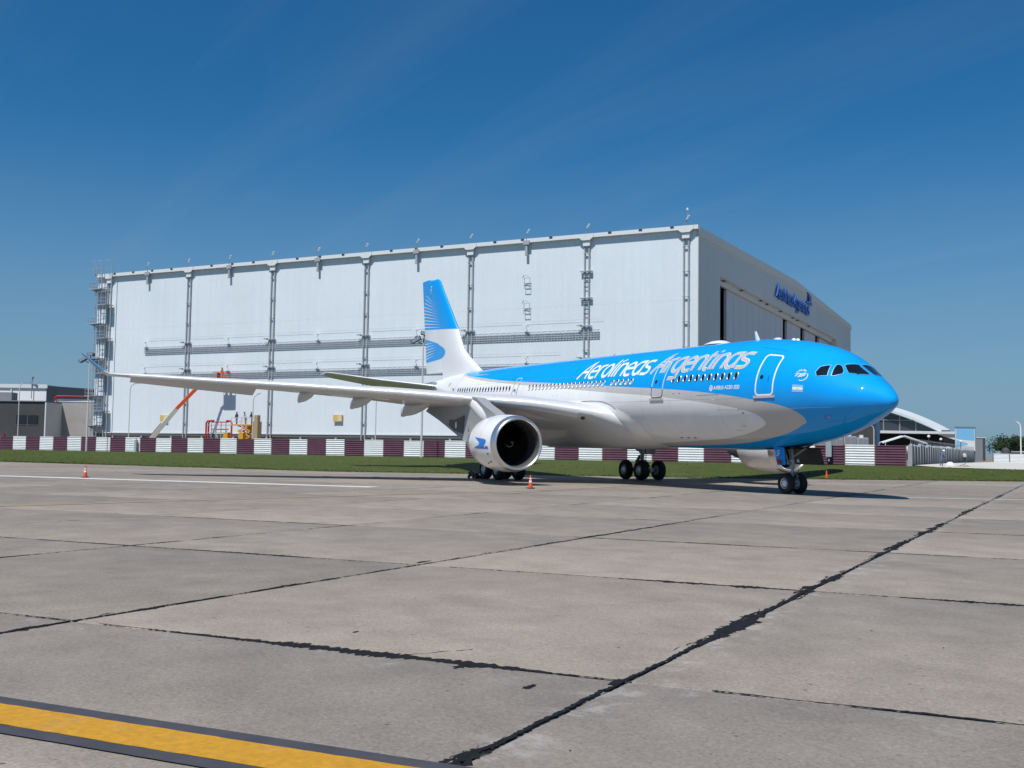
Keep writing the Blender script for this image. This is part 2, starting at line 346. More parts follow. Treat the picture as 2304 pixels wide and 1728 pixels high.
    e1 = n.new('ShaderNodeMath'); e1.operation = 'ABSOLUTE'; l.new(e0.outputs[0], e1.inputs[0])
    wr2 = mul(rng(e1.outputs[0], .05, .5, 1, 0), rng(noise(2.6, 7, .75, None, .5), .54, .66, 0, .6)); col = mix(wr2, col, (.36, .34, .325))
    if joints:
        sx = n.new('ShaderNodeSeparateXYZ'); l.new(pos, sx.inputs[0])
        wob = rng(noise(.9, 4), .2, .8, -.12, .12); patch = rng(noise(.35, 4), .40, .52, 0, 1)
        for (ax, o0, dd, wd, op) in ((GUd, U0, DU, .05, .55), (GNd, N0, DN, .08, .85)):
            vm = n.new('ShaderNodeVectorMath'); vm.operation = 'DOT_PRODUCT'; vm.inputs[1].default_value = ax; l.new(pos, vm.inputs[0])
            s1 = n.new('ShaderNodeMath'); s1.operation = 'ADD'; l.new(vm.outputs['Value'], s1.inputs[0]); l.new(wob, s1.inputs[1])
            pp = n.new('ShaderNodeMath'); pp.operation = 'PINGPONG'; pp.inputs[1].default_value = dd/2
            s2 = n.new('ShaderNodeMath'); s2.operation = 'SUBTRACT'; l.new(s1.outputs[0], s2.inputs[0]); s2.inputs[1].default_value = o0 - 40*dd; l.new(s2.outputs[0], pp.inputs[0])
            f = mul(mul(rng(pp.outputs[0], wd*.6, wd*1.5, 1, 0), patch), op); col = mix(f, col, (.03, .03, .035))
    l.new(col, b.inputs['Base Color'])
    bp = n.new('ShaderNodeBump'); bp.inputs['Strength'].default_value = .35; bp.inputs['Distance'].default_value = .012
    l.new(mul(fine, rng(grit, 0, 1, .6, 1.4)), bp.inputs['Height']); l.new(bp.outputs[0], b.inputs['Normal'])
    return m
M_apron = concrete_mat('apron_concrete', True); M_slab = concrete_mat('slab_concrete', False)
M_seal = mat('bitumen_sealant', (.012, .012, .014), .85, spec=.15, var=(5, .35), bump=(30, .5, .01))
M_mblack = mat('marking_black', (.045, .045, .055), .8, var=(3, .25))
def marking(name, col, worn, lo=.36, hi=.50):
    m = mat(name, col, .75, bump=(30, .4, .01)); n, l = m.node_tree.nodes, m.node_tree.links; b = n['Principled BSDF']
    t = n.new('ShaderNodeNewGeometry')
    def nz_(s, d=6):
        z = n.new('ShaderNodeTexNoise'); z.inputs['Scale'].default_value = s; z.inputs['Detail'].default_value = d; z.inputs['Roughness'].default_value = .65; l.new(t.outputs['Position'], z.inputs['Vector']); return z.outputs[0]
    r = n.new('ShaderNodeMapRange'); r.inputs[1].default_value = lo; r.inputs[2].default_value = hi; r.inputs[3].default_value = worn; r.inputs[4].default_value = 0; l.new(nz_(2.2, 8), r.inputs[0])
    mx = n.new('ShaderNodeMixRGB'); l.new(r.outputs[0], mx.inputs[0]); mx.inputs[1].default_value = (*col, 1); mx.inputs[2].default_value = (.25, .235, .22, 1)
    r2 = n.new('ShaderNodeMapRange'); r2.inputs[1].default_value = .3; r2.inputs[2].default_value = .7; r2.inputs[3].default_value = .80; r2.inputs[4].default_value = 1.12; l.new(nz_(14, 5), r2.inputs[0])
    sc1 = n.new('ShaderNodeVectorMath'); sc1.operation = 'SCALE'; l.new(mx.outputs[0], sc1.inputs[0]); l.new(r2.outputs[0], sc1.inputs['Scale']); l.new(sc1.outputs[0], b.inputs['Base Color'])
    return m
M_myel = marking('marking_yellow', (.47, .235, .008), .30, .32, .44)
M_myelf = marking('marking_yellow_faded', (.42, .24, .04), .9)
M_mwhite2 = marking('marking_white_worn', (.36, .345, .33), .7)
M_mwhite = marking('marking_white', (.62, .61, .59), .25)

# apron base sheet (grid-aligned polygon reaching the grass edge)
EDGE = [(175, 92), (86.1, 35), (73.9, 27.1), (49.8, 11.4), (33.85, -13.2), (25.6, -39.1), (20, -62), (6, -120)]
b = MB(); b.poly([(x+1.2, y-.4, -.02) for x, y in EDGE] + [(-160, -120, -.02), (-160, 160, -.02), (175, 160, -.02)])
apron = b.build('apron', M_apron); tag(apron, 'grey concrete apron of jointed slabs', None, None, 'structure')

def in_view(x, y, mx=.53):
    d = Vector((x, y, 0)) - CAM; z = d.dot(F_); return z > 2 and abs(d.dot(R_)) < mx*z + 4, z
SEAM = []
for iu in range(-4, 14):
    for i_n in range(-7, 7):
        u, nn = U0 + iu*DU, N0 + i_n*DN
        c = GU*(u+DU/2) + GN*(nn+DN/2); ok, z = in_view(c.x, c.y)
        if not ok or z > 47: continue
        g = .014; t = random.uniform(-.001, .001)
        me = None
        s = MB(); P = lambda a, b_, zz: gp(u+a, nn+b_, zz)
        o = .03; A = [P(g, g, -.016), P(DU-g, g, -.016), P(DU-g, DN-g, -.016), P(g, DN-g, -.016)]; B = [P(g+o, g+o, t), P(DU-g-o, g+o, t), P(DU-g-o, DN-g-o, t), P(g+o, DN-g-o, t)]
        i = s.addv(*A); j = s.addv(*B); s.face([j, j+1, j+2, j+3])
        for k in range(4): s.face((i+k, i+(k+1) % 4, j+(k+1) % 4, j+k))
        s.build('concrete_slab', M_slab, apron)
        SEAM.append((iu, i_n))
# bitumen in and smeared over the joints
rs = random.Random(3)
b = MB()
def smear(P0, P1, wfun, z=.006, step=.10, jag=.6, jit=.012):
    """irregular strip of bitumen along a joint; wfun(t in m)-> half width (0 = none)"""
    d = (P1-P0); L = d.length; d.normalize(); nr = Vector((-d.y, d.x, 0)); prev = None; off = 0
    for k in range(int(L/step)+1):
        t = k*step; w = wfun(t)
        off = off*.85 + rs.uniform(-jit, jit)
        if w <= .002: prev = None; continue
        wl_ = w*(rs.uniform(1-jag, 1+jag)); wr_ = w*(rs.uniform(1-jag, 1+jag)); c = P0 + d*t + nr*off
        cur = (c + nr*wl_, c - nr*wr_)
        if prev: b.poly([(prev[0].x, prev[0].y, z), (prev[1].x, prev[1].y, z), (cur[1].x, cur[1].y, z), (cur[0].x, cur[0].y, z)])
        prev = cur
def vnoise(seed):
    r_ = random.Random(seed); tb = [r_.random() for _ in range(400)]
    def f(t):
        i = int(math.floor(t)) % 399; q = t-math.floor(t); q = q*q*(3-2*q); return tb[i]*(1-q)+tb[i+1]*q
    return f
for k, (n_, base_w, patch, seed) in enumerate([(N0, .054, .25, 1), (N0+DN, .036, .40, 2), (N0+2*DN, .022, .48, 3), (N0+3*DN, .018, .52, 8), (N0-DN, .04, .4, 4), (N0-2*DN, .03, .45, 5)]):
    f1, f2, f3, f4 = vnoise(seed), vnoise(seed+30), vnoise(seed+60), vnoise(seed+90)
    P0, P1 = Vector(gp(-62, n_+.02)), Vector(gp(16, n_+.02))
    def wf(t, f1=f1, f2=f2, bw=base_w, pt=patch):
        near = 1.1 if t < 30 else (.7 if t < 42 else .4); a = f1(t*.40); q = f2(t*3.1)
        return bw*near*(.33 + .95*max(0, a-pt)*(.5+1.1*q)) if f2(t*.8+50) > .12 else bw*.3
    smear(P0, P1, wf, .0030, .022, .45, .008)
    # shredded flecks beside the main seam
    for sub in range(7 if k < 2 else 4):
        sg = rs.choice((-1, 1)); o_ = rs.uniform(.3, 1.5)*base_w*sg; nrm = GN*o_
        ff = vnoise(seed*9+sub)
        def wf2(t, ff=ff, f1=f1, bw=base_w, pt=patch):
            a = f1(t*.40)
            return bw*.42*max(0, ff(t*1.9)-.52)*4*max(0, a-pt+.12)*2.4 if a > pt-.1 else 0
        smear(P0+nrm, P1+nrm, wf2, .0034+.0003*sub, .03, .8, .02)
for k in range(-3, 9):
    u_ = U0 + k*DU; f1, f2, f3 = vnoise(100+k), vnoise(140+k), vnoise(180+k)
    bw = {0: .040, 1: .055, 2: .042, 3: .034}.get(k, .03)
    pt = {0: .34, 1: .30, 2: .42}.get(k, .50)
    def wf(t, f1=f1, f2=f2, bw=bw, pt=pt):
        a = f1(t*.5); return bw*(.38 + 1.7*(a-pt)*2*(.25+f2(t*4.3))) if a > pt else (bw*.40 if f2(t*.9) > .2 else 0)
    smear(Vector(gp(u_, -24)), Vector(gp(u_, 26)), wf, .0026, .03, .5, .006)
# stray patches near joint crossings and a diagonal crack
def blob(x, y, rx, ry, z=.0052, n=26, rot=0):
    P = []
    for k in range(n):
        a = 2*math.pi*k/n; q = rs.uniform(.5, 1.2); dx, dy = rx*q*math.cos(a), ry*q*math.sin(a)
        P.append((x+dx*math.cos(rot)-dy*math.sin(rot), y+dx*math.sin(rot)+dy*math.cos(rot), z))
    b.poly(P)
for (u_, n_, rx, ry) in [(-40.55, -2.05, .13, .055), (-41.0, -2.95, .12, .035), (-40.5, -3.5, .12, .06), (-33.0, -3.45, .16, .07), (-33.0, 3.0, .25, .06), (-38.9, -8.6, .25, .05), (-39.9, -8.2, .12, .05), (-39.5, -.2, .07, .02)]:
    p = gp(u_, n_); blob(p[0], p[1], rx, ry, rot=GA)
for _ in range(120):
    u_, n_ = rs.uniform(-52, -20), rs.uniform(-14, 14); p = gp(u_, n_); blob(p[0], p[1], rs.uniform(.008, .038), rs.uniform(.006, .018), .003, 8, rs.uniform(0, 3))
fk = vnoise(77); smear(Vector(gp(-40.3, -1.35)), Vector(gp(-39.75, -1.75)), lambda t: .012*fk(t*9), .003, .02, .7, .012)
seal = b.build('joint_sealant', M_seal, apron, recalc=False); seal['kind'] = 'stuff'
# painted markings
def stripe(name, P0, P1, w, z, m, wob=0):
    s = MB(); P0, P1 = Vector((*P0, 0)), Vector((*P1, 0)); d = (P1-P0); L = d.length; d.normalize(); nr = Vector((-d.y, d.x, 0)); N = max(1, int(L/(.12 if L < 30 else 2))); pv = None
    for k in range(N+1):
        c = P0 + d*(L*k/N); ww = w/2*(1+rs.uniform(-wob, wob)); cur = (c+nr*ww, c-nr*ww)
        if pv: s.poly([(pv[0].x, pv[0].y, z), (pv[1].x, pv[1].y, z), (cur[1].x, cur[1].y, z), (cur[0].x, cur[0].y, z)])
        pv = cur
    return s.build(name, m, apron, recalc=False)
dl = Vector((-2.90, -2.46)).normalized(); pn = Vector((-dl.y, dl.x))      # near taxi line direction
pa = Vector((-26.43, 34.75)); 
def off_line(o, e0=8, e1=11): q = pa + pn*o; return tuple(q - dl*e0), tuple(q + dl*e1)
stripe('yellow_taxi_line', *off_line(0), .42, .011, M_myel, .025)
stripe('black_edging', *off_line(.29), .155, .010, M_mblack, .04); stripe('black_edging', *off_line(-.29), .155, .010, M_mblack, .04)
stripe('faded_yellow_line', (-3, 44.2), (12.6, 9.3), .16, .012, M_myelf, .3)
stripe('white_line', (44, 43.2), (16.6, 18.0), 1.2, -.012, M_mwhite, .1)
stripe('white_line', (3.9, -1.2), (-6, -16), 1.0, -.012, M_mwhite2, .15)
stripe('faded_yellow_line', (14.6, 7.5), (11.2, 4.3), .22, -.012, M_myelf, .3)

# ------------------------------------------------------------------ ground and grass
M_dirt = mat('dry_ground', (.19, .165, .13), .95, var=(.4, .2), bump=(3, .3, .03))
M_pave = mat('pale_pavement', (.50, .48, .44), .85, var=(.5, .08))
m = bpy.data.materials.new('grass'); m.use_nodes = True; n, l = m.node_tree.nodes, m.node_tree.links; bb = n['Principled BSDF']; bb.inputs['Roughness'].default_value = .9; bb.inputs['Specular IOR Level'].default_value = .15
g = n.new('ShaderNodeNewGeometry'); 
def _n(s, d=5, vec=None):
    z = n.new('ShaderNodeTexNoise'); z.inputs['Scale'].default_value = s; z.inputs['Detail'].default_value = d; z.inputs['Roughness'].default_value = .65; l.new(vec or g.outputs['Position'], z.inputs['Vector']); return z.outputs[0]
cr = n.new('ShaderNodeValToRGB'); cr.color_ramp.elements[0].position = .3; cr.color_ramp.elements[0].color = (.040, .058, .011, 1); cr.color_ramp.elements[1].position = .72; cr.color_ramp.elements[1].color = (.068, .088, .020, 1)
mx = n.new('ShaderNodeMath'); mx.operation = 'MULTIPLY_ADD'; mx.inputs[1].default_value = .5; l.new(_n(2.5, 6), mx.inputs[0]); 
m2 = n.new('ShaderNodeMath'); m2.operation = 'MULTIPLY'; m2.inputs[1].default_value = .5; l.new(_n(.25, 4), m2.inputs[0]); l.new(m2.outputs[0], mx.inputs[2]); l.new(mx.outputs[0], cr.inputs[0])
dry = n.new('ShaderNodeMapRange'); dry.inputs[1].default_value = .58; dry.inputs[2].default_value = .75; dry.inputs[3].default_value = 0; dry.inputs[4].default_value = .5; l.new(_n(.5, 5), dry.inputs[0])
mg = n.new('ShaderNodeMixRGB'); l.new(dry.outputs[0], mg.inputs[0]); l.new(cr.outputs[0], mg.inputs[1]); mg.inputs[2].default_value = (.13, .118, .04, 1)
l.new(mg.outputs[0], bb.inputs['Base Color'])
M_grass = m
FOOT = [(215, 93), (153, 41), (136, 27.6), (104, 2.2), (73, -22), (43.6, -45.2), (31, -54), (22, -125)]
GZ = .9
def edge_pt(P, t):   # t in 0..len-1
    i = min(int(t), len(P)-2); q = t-i; return Vector((P[i][0]*(1-q)+P[i+1][0]*q, P[i][1]*(1-q)+P[i+1][1]*q, 0))
b = MB(); NU, NV = 170, 26; rows = []
zend = lambda t: GZ if t < 5 else GZ - .16*min(1, (t-5)/.6)
for i in range(NU+1):
    t = i/NU*7; e = edge_pt(EDGE, t); f = edge_pt(FOOT, t); r_ = []
    for j in range(NV+1):
        v = j/NV; p = e.lerp(f, v); z = -.03 + (zend(t)+.03)*(1-(1-min(v/.95, 1))**1.6) + (rs.uniform(-.03, .03) if 0 < j < NV else 0)
        if j == 0: p = p + Vector((rs.uniform(-.25, .1), rs.uniform(-.12, .12), 0))
        r_.append((p.x, p.y, max(z, .02) if j else -.03))
    rows.append(r_)
ids = [b.addv(*r_) for r_ in rows]; b.smooth = True
for i0, i1 in zip(ids, ids[1:]):
    for j in range(NV): b.face((i0+j, i1+j, i1+j+1, i0+j+1))
strip = b.build('grass_strip', M_grass); tag(strip, 'green grass strip between the apron and the striped fence', None, None, 'structure')
# tufts of grass breaking the edge and surface
b = MB(); rg = random.Random(11)
def gz(i, j): return rows[i][j]
for k in range(15000):
    t = rg.uniform(.9, 6.2); v = rg.random()**3.5 if k % 4 else rg.random(); i = int(t/7*NU); j = min(int(v*NV), NV-1)
    A, B_, C_ = Vector(rows[i][j]), Vector(rows[i+1][j]), Vector(rows[i][j+1]); p = A + (B_-A)*rg.random() + (C_-A)*rg.random()
    h = rg.uniform(.02, .07) if v > .03 else rg.uniform(.03, .12); a = rg.uniform(0, 6.28); w = rg.uniform(.03, .09); dx, dy = math.cos(a)*w, math.sin(a)*w; ln = rg.uniform(.08, .2); lx, ly = -math.sin(a)*ln, math.cos(a)*ln
    b.poly([(p.x-dx, p.y-dy, p.z-.02), (p.x+dx, p.y+dy, p.z-.02), (p.x+lx, p.y+ly, p.z+h)])
M_tuft = M_grass.copy(); M_tuft.name = 'grass_blade'; n, l = M_tuft.node_tree.nodes, M_tuft.node_tree.links
_b = n['Principled BSDF']; _o = n['Material Output']; _t = n.new('ShaderNodeBsdfTranslucent'); _m = n.new('ShaderNodeMixShader'); _m.inputs[0].default_value = .55
l.new(_b.inputs['Base Color'].links[0].from_socket, _t.inputs[0]); _up = n.new('ShaderNodeCombineXYZ'); _up.inputs[2].default_value = 1; l.new(_up.outputs[0], _b.inputs['Normal'])
l.new(_b.outputs[0], _m.inputs[1]); l.new(_t.outputs[0], _m.inputs[2]); l.new(_m.outputs[0], _o.inputs[0])
tf = b.build('grass', M_tuft, recalc=False); tag(tf, 'short green grass tufts on the strip beyond the apron', 'grass', None, 'stuff')
# plateau beyond the fence
b = MB(); FF = [(x, y, GZ-.012 if k < 6 else GZ-.17) for k, (x, y) in enumerate(FOOT)]
far = [(2600, 2800, 0), (3600, 900, 0), (3900, 0, 0), (3700, -700, 0), (3300, -1500, 0), (2600, -2600, 0), (1200, -3400, 0), (300, -3600, 0)]
i = b.addv(*FF); j = b.addv(*[(x, y, 1.0) for x, y, _ in far])
for k in range(7): b.face((i+k, j+k, j+k+1, i+k+1))
gr = b.build('ground', M_dirt); tag(gr, 'dry dusty ground around the hangar', None, None, 'structure')
b = MB(); b.poly([(44.5, -46.8, GZ+.09), (64.5, -72.2, GZ+.11), (101, -123.6, GZ+.11), (98.5, -128.6, GZ+.11), (60, -190, GZ+.11), (21.5, -125, GZ-.165), (30.7, -54.6, GZ-.165), (41, -46.2, GZ-.03)])
pv = b.build('pavement', M_pave); tag(pv, 'pale concrete pavement in front of the panelled site fence', None, None, 'structure')
# ------------------------------------------------------------------ big white hangar
HA = math.atan2(.6163, .7875); HO = Vector((71.83, -40.07, GZ))
hang = thing('hangar', 'huge white corrugated aircraft hangar with paired grey rainwater pipes behind the airliner', 'hangar', HO, HA)
HT = Matrix.Translation(HO) @ Matrix.Rotation(HA, 4, 'Z')
def hw(x, y, z): return HT @ Vector((x, y, z))
LH, WH, EH, RH = 100.4, 109.0, 28.08, 29.6            # length, width, eave, ridge (local z)
CB = 2.95                                              # bottom of cladding
COLS = [1.42, 14.42, 31.18, 47.86, 64.42, 80.7, 97.6]
def rib_panel(x0, x1, z0, z1, name):
    """vertical trapezoid-ribbed sheet on the long wall (outer face y about 0)"""
    b = MB(); xs = []; p = .333; k0 = math.ceil(x0/p)
    prof = [(0, 0), (.20, 0), (.235, .024), (.295, .024), (.333, 0)]
    x = x0; pts = [(x0, 0)]; k = int(math.floor(x0/p))
    while k*p < x1:
        for dx, dy in prof[:-1]:
            xx = k*p+dx
            if x0 < xx < x1: pts.append((xx, dy))
        k += 1
    pts.append((x1, 0))
    i = b.addv(*[(x, y, z0) for x, y in pts]); j = b.addv(*[(x, y, z1) for x, y in pts]); n = len(pts)
    for q in range(n-1): b.face((i+q, i+q+1, j+q+1, j+q))
    # returns so that it has thickness
    b.poly([(x0, 0, z0), (x0, -.08, z0), (x0, -.08, z1), (x0, 0, z1)]); b.poly([(x1, 0, z0), (x1, -.08, z0), (x1, -.08, z1), (x1, 0, z1)])
    return b.build(name, M_clad, hang)
edges = [0.03] + COLS[1:-1] + [LH]
for x0, x1 in zip(edges, edges[1:]):
    rib_panel(x0+.004, x1-.004, CB, 19.395, 'wall_panel'); rib_panel(x0+.004, x1-.004, 19.402, EH-.05, 'wall_panel')
# gable with door opening
OT0, OT1, OZ = 9.6, 92.3, 23.72
b = MB()
def gy(t): return -t
zr = lambda t: EH + (RH-EH)*(1-abs(t-WH/2)/(WH/2))
b.box((0, -OT0, CB*0), (.3, -.02, EH-.05)); b.box((0, -WH, 0), (.3, -OT1, EH-.05))
# header over the opening, with rake
i = b.addv((0, -OT0-.001, OZ), (0, -OT1+.001, OZ), (0, -OT1+.001, EH-.05), (0, -OT0-.001, EH-.05)); b.face((i, i+1, i+2, i+3))
i = b.addv((0, 0, EH-.05), (0, -WH, EH-.05), (0, -WH/2, RH-.05)); b.face((i, i+1, i+2))
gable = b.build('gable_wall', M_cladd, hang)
b = MB()   # fine vertical seams on the gable
for k in range(1, 110):
    t = k*1.0
    if t > WH-.3: break
    z0 = OZ if OT0-.2 < t < OT1+.2 else .2
    b.box((-.02, -t-.025, z0), (-.002, -t+.025, zr(t)-1.15))
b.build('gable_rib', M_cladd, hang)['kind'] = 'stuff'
b = MB()   # rake fascia (beige)
for t0, t1 in ((0, WH/2), (WH/2, WH)):
    P = [(-.18, -t0, zr(t0)-.95), (-.18, -t1, zr(t1)-.95), (-.18, -t1, zr(t1)+.18), (-.18, -t0, zr(t0)+.18)]
    Q = [(.25, y, z) for _, y, z in P]
    i = b.addv(*P); j = b.addv(*Q); b.face((i, i+1, i+2, i+3)); b.face((j+3, j+2, j+1, j))
    for k in range(4): b.face((i+k, j+k, j+(k+1) % 4, i+(k+1) % 4))
b.build('rake_fascia', M_trim, hang)
b = MB(); b.box((-.06, -.10, 0), (.05, .05, EH+.1)); b.build('corner_flashing', M_trim, hang)
b = MB()
i = b.addv((.3, .3, EH+.05), (LH, .3, EH+.05), (LH, -WH/2, RH+.05), (.3, -WH/2, RH+.05), (.3, -WH-.3, EH+.05), (LH, -WH-.3, EH+.05)); b.face((i, i+1, i+2, i+3)); b.face((i+3, i+2, i+5, i+4))
b.build('roof', M_gut, hang)
b = MB(); b.box((LH-.3, -WH, 0), (LH, -.1, EH-.05)); b.box((.3, -WH, 0), (LH-.3, -WH+.3, EH-.05)); b.build('rear_wall', M_cladd, hang)
# opening: soffit, reveal and sliding door leaves on their tracks
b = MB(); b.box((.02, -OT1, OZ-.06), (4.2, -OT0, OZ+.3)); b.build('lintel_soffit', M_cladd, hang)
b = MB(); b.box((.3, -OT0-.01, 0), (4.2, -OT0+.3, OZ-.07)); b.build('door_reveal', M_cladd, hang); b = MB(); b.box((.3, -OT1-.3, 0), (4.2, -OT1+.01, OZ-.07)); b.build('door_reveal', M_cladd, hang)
dl_ = [(16.9, 50.7, 1.2), (53.95, 64.5, 1.25), (68.2, 77.8, 1.3), (81.6, 91.9, 1.35)]
for (t0, t1, x) in dl_:
    b = MB(); b.box((x, -t1, .1), (x+.35, -t0, OZ-.75)); d_ = b.build('door_leaf', M_door, hang)
    b = MB()
    q = t0
    while q < t1-1: b.box((x-.035, -q-.012, .2), (x-.02, -q+.012, OZ-.85)); q += 3.6
    b.build('seam', M_door, d_)
b = MB(); b.box((4.3, -OT1+.4, 0), (4.6, -OT0-.4, OZ-.1)); b.build('dark_opening', M_doorgap, hang)  # dark sheet in place of the unlit hangar interior
for (t, x) in [(13.2, 2.0), (52.3, 1.9), (66.3, 1.95), (79.7, 2.0)]:
    b = MB(); b.box((x, -t-(3.6 if t < 20 else 1.9), .1), (x+.3, -t+(3.6 if t < 20 else 1.9), OZ-.5)); b.build('door_gap_post', M_doorgap, hang)  # panels between the leaves, coloured dark like the unlit interior
b = MB(); b.box((.75, -OT1+.3, OZ-.74), (1.17, -OT0-.3, OZ-.07)); b.build('door_track', M_cladd, hang)
for t in (13, 22, 33, 37, 46, 55, 58.5, 68):
    b = MB(); b.box((.35, -t-.6, OZ-.2), (.65, -t+.2, OZ-.07)); b.build('soffit_lamp', M_dark, hang)
# lettering on the gable
def sign(text, t0, z0, sc_, sl=.24, pen=.24, dep=.28):
    x = 0
    for c in text:
        st, adv = glyph(c)
        if st:
            b = MB()
            for s in st:
                rb = ribbon(dense(s, .5), pen)
                for (a, bq), (c2, d2) in zip(rb, rb[1:]):
                    Q = [a, bq, d2, c2]; f = lambda p, w: (w, -(t0 + (x+p[0]+sl*p[1])*sc_), z0 + p[1]*sc_)
                    i = b.addv(*[f(p, -.15) for p in Q]); j = b.addv(*[f(p, -.15-dep) for p in Q])
                    b.face((j, j+1, j+2, j+3)); b.face((i, j, j+3, i+3)); b.face((i+1, i+2, j+2, j+1))
            b.build('sign_letter', M_sign, hang)
        x += adv
    return x
adv = sign('Aerolíneas', 39.6, 25.05, 1.48); sign('Argentinas', 39.6 + adv*1.48, 25.05, 1.48)
BIRD = [(20.55, 11.2), (19.85, 9.3), (19.2, 8.0), (18.96, 6.1), (18.92, 2.1), (19.04, -1.9), (19.15, -5.2), (19.15, -8.4), (19.09, -10.0), (19.03, -6.7), (18.88, -5.8), (18.75, -6.5), (18.69, -8.8), (18.67, -12.0), (19.4, -12.0), (20.68, -11.2), (20.37, -8.1), (19.9, -4.9), (19.81, -.8), (19.96, 3.1), (20.28, 7.9)]
b = MB(); b.prism([((20.68-x)*2.0, (a+12)*.083) for x, a in BIRD], -.15, -.42, lambda u, v, w: (w, -(62.6+u), 27.0+v)); b.build('bird_emblem', M_sign, hang)
# gutter, hoppers, rain pipes
b = MB()
b.box((-.15, .05, EH-.16), (LH, .52, EH+.34)); g_ = b.build('gutter', M_gut, hang)
b = MB(); b.box((0, .50, EH+.12), (.45, .56, EH+.36)); gbm = b.mesh('gutter_bracket', M_dark); x = 2.9
while x < LH:
    if min(abs(x-c) for c in COLS) > 1.2: link('gutter_bracket', gbm, hang, (x, 0, 0))
    x += 4.05
pipes = MB()
for q, cx in enumerate(COLS):
    b = MB(); 
    b.prism([(-1.0, EH+.32), (1.0, EH+.32), (1.0, EH-.12), (.52, EH-.5), (-.52, EH-.5), (-1.0, EH-.12)], .5, .62, lambda u, v, w: (cx+u, w, v))
    b.prism([(-.5, EH-.49), (.5, EH-.49), (.45, EH-1.2), (-.45, EH-1.2)], .10, .45, lambda u, v, w: (cx+u, w, v))
    b.build('rain_hopper', M_gut, hang)
    pp_ = MB()
    for s_ in (-.30, .30): pp_.tube([(cx+s_, .20, EH-1.2), (cx+s_, .20, .1)], .105, 8)
    rp_ = pp_.build('rain_pipe', M_galv, hang)
    z = EH-2.2
    bz = MB()
    while z > 3: bz.box((cx-.43, .16, z), (cx+.43, .33, z+.06)); z -= 3.05
    bz.build('pipe_bracket', M_galv, rp_)
for c0, c1 in zip(COLS, COLS[1:]):
    cx = (c0+c1)/2 if c0 > 2 else 7.6
    if c0 < 2: continue
    b = MB(); b.box((cx-.45, .5, EH-.45), (cx+.45, .68, EH+.1)); b.box((cx-.16, .3, EH-1.75), (cx+.16, .58, EH-.2)); b.box((cx-.2, .12, EH-1.85), (cx+.2, .60, EH-1.7)); b.build('overflow_spout', M_galv, hang)
# roof-edge lamp masts
for k, cx in enumerate(sorted(COLS[:-1] + [(a_+c_)/2 for a_, c_ in zip(COLS[1:], COLS[2:])])):
    b = MB(); b.tube([(cx, .58, EH-.3), (cx, .58, EH+.75), (cx-.2, .7, EH+1.05)], .045, 6)
    mst = b.build('lamp_mast', M_galv, hang)
    b = MB(); b.bar((cx-.15, .68, EH+1.0), (cx-.6, .95, EH+1.45), .18, .08); b.build('lamp_head', M_lamp, mst)
b = MB(); b.tube([(COLS[0], .55, EH+.6), (COLS[0]-.25, .55, EH+1.1), (COLS[0]-.25, .55, EH+2.2)], .05, 6); mst = b.build('beacon_mast', M_galv, hang)
b = MB(); b.lathe([(-.15, .04), (-.1, .13), (.08, .14), (.16, .04)], (COLS[0]-.25, .55, EH+2.3), 'z', 10); b.build('beacon', M_lamp, mst)
for z in (2.4, 2.9, 3.4):
    pass
# lattice cable trays
def tray(x0, x1, z0, z1):
    root = MB(); N = 4; t = .055
    for k in range(N):
        z = z0+(z1-z0)*k/(N-1); root.bar((x0, .2, z), (x1, .2, z), .07, .075)
    tr = root.build('cable_tray', M_galv, hang)
    wb = MB(); x = x0; s = 0
    while x < x1:
        for k in range(N-1):
            za, zb = z0+(z1-z0)*k/(N-1), z0+(z1-z0)*(k+1)/(N-1)
            wb.bar((x, .2, za if s else zb), (min(x+.42, x1), .2, zb if s else za), .038)
        x += .42; s ^= 1
    wb.build('tray_web', M_galv, tr)
    wb = MB(); x = x0
    wb.tube([(x0-.5, .2, z1+1.35), (x1-.8, .2, z1+1.35)], .012, 5)
    wb.build('lifeline_cable', M_galv, tr)
    return tr
tray(12.62, 89.6, 15.38, 16.22); tray(18.5, 91.0, 11.35, 12.15)
for zt in (16.22, 12.15):
    for cx in [89.3, 72.6, 56.1, 39.5, 22.8]:
        b = MB(); b.tube([(cx, .1, zt+.5), (cx, .35, zt+.9), (cx, .6, zt+.9)], .05, 6); b.bar((cx+.3, .6, zt+.9), (cx-.5, .75, zt+.78), .35, .12); b.build('wall_lamp', M_lamp, hang)
    for cx in COLS[1:-1]:
        b = MB(); b.box((cx-.75, .1, zt+.44), (cx+.75, .5, zt+.56)); b.bar((cx+.5, .5, zt+.62), (cx+1.1, .6, zt+.55), .3, .12); b.build('pipe_shelf', M_galv, hang)
for z in (18.6, 21.9):
    b = MB(); cx = 22.8; b.tube([(cx+.5, .5, z+1.4), (cx+.2, .7, z+1.75), (cx-.4, .7, z+1.6)], .05, 6)
    for zz in (z, z+.7, z+1.4): b.bar((cx-.5, .4, zz), (cx+.3, .4, zz), .06)
    b.bar((cx-.5, .4, z), (cx-.5, .4, z+1.4), .06); b.bar((cx+.3, .4, z), (cx+.3, .4, z+1.4), .06); b.build('wall_step', M_galv, hang)
for z in (20.2, 23.6):
    b = MB(); cx = 14.42; b.box((cx-.8, .1, z), (cx+.8, .5, z+.12)); b.build('pipe_shelf', M_galv, hang)
    for zz in (z-.6, z-1.2, z-1.7): b = MB(); b.bar((cx-.3, .4, zz), (cx+.3, .4, zz), .06); b.build('pipe_tie', M_galv, hang)
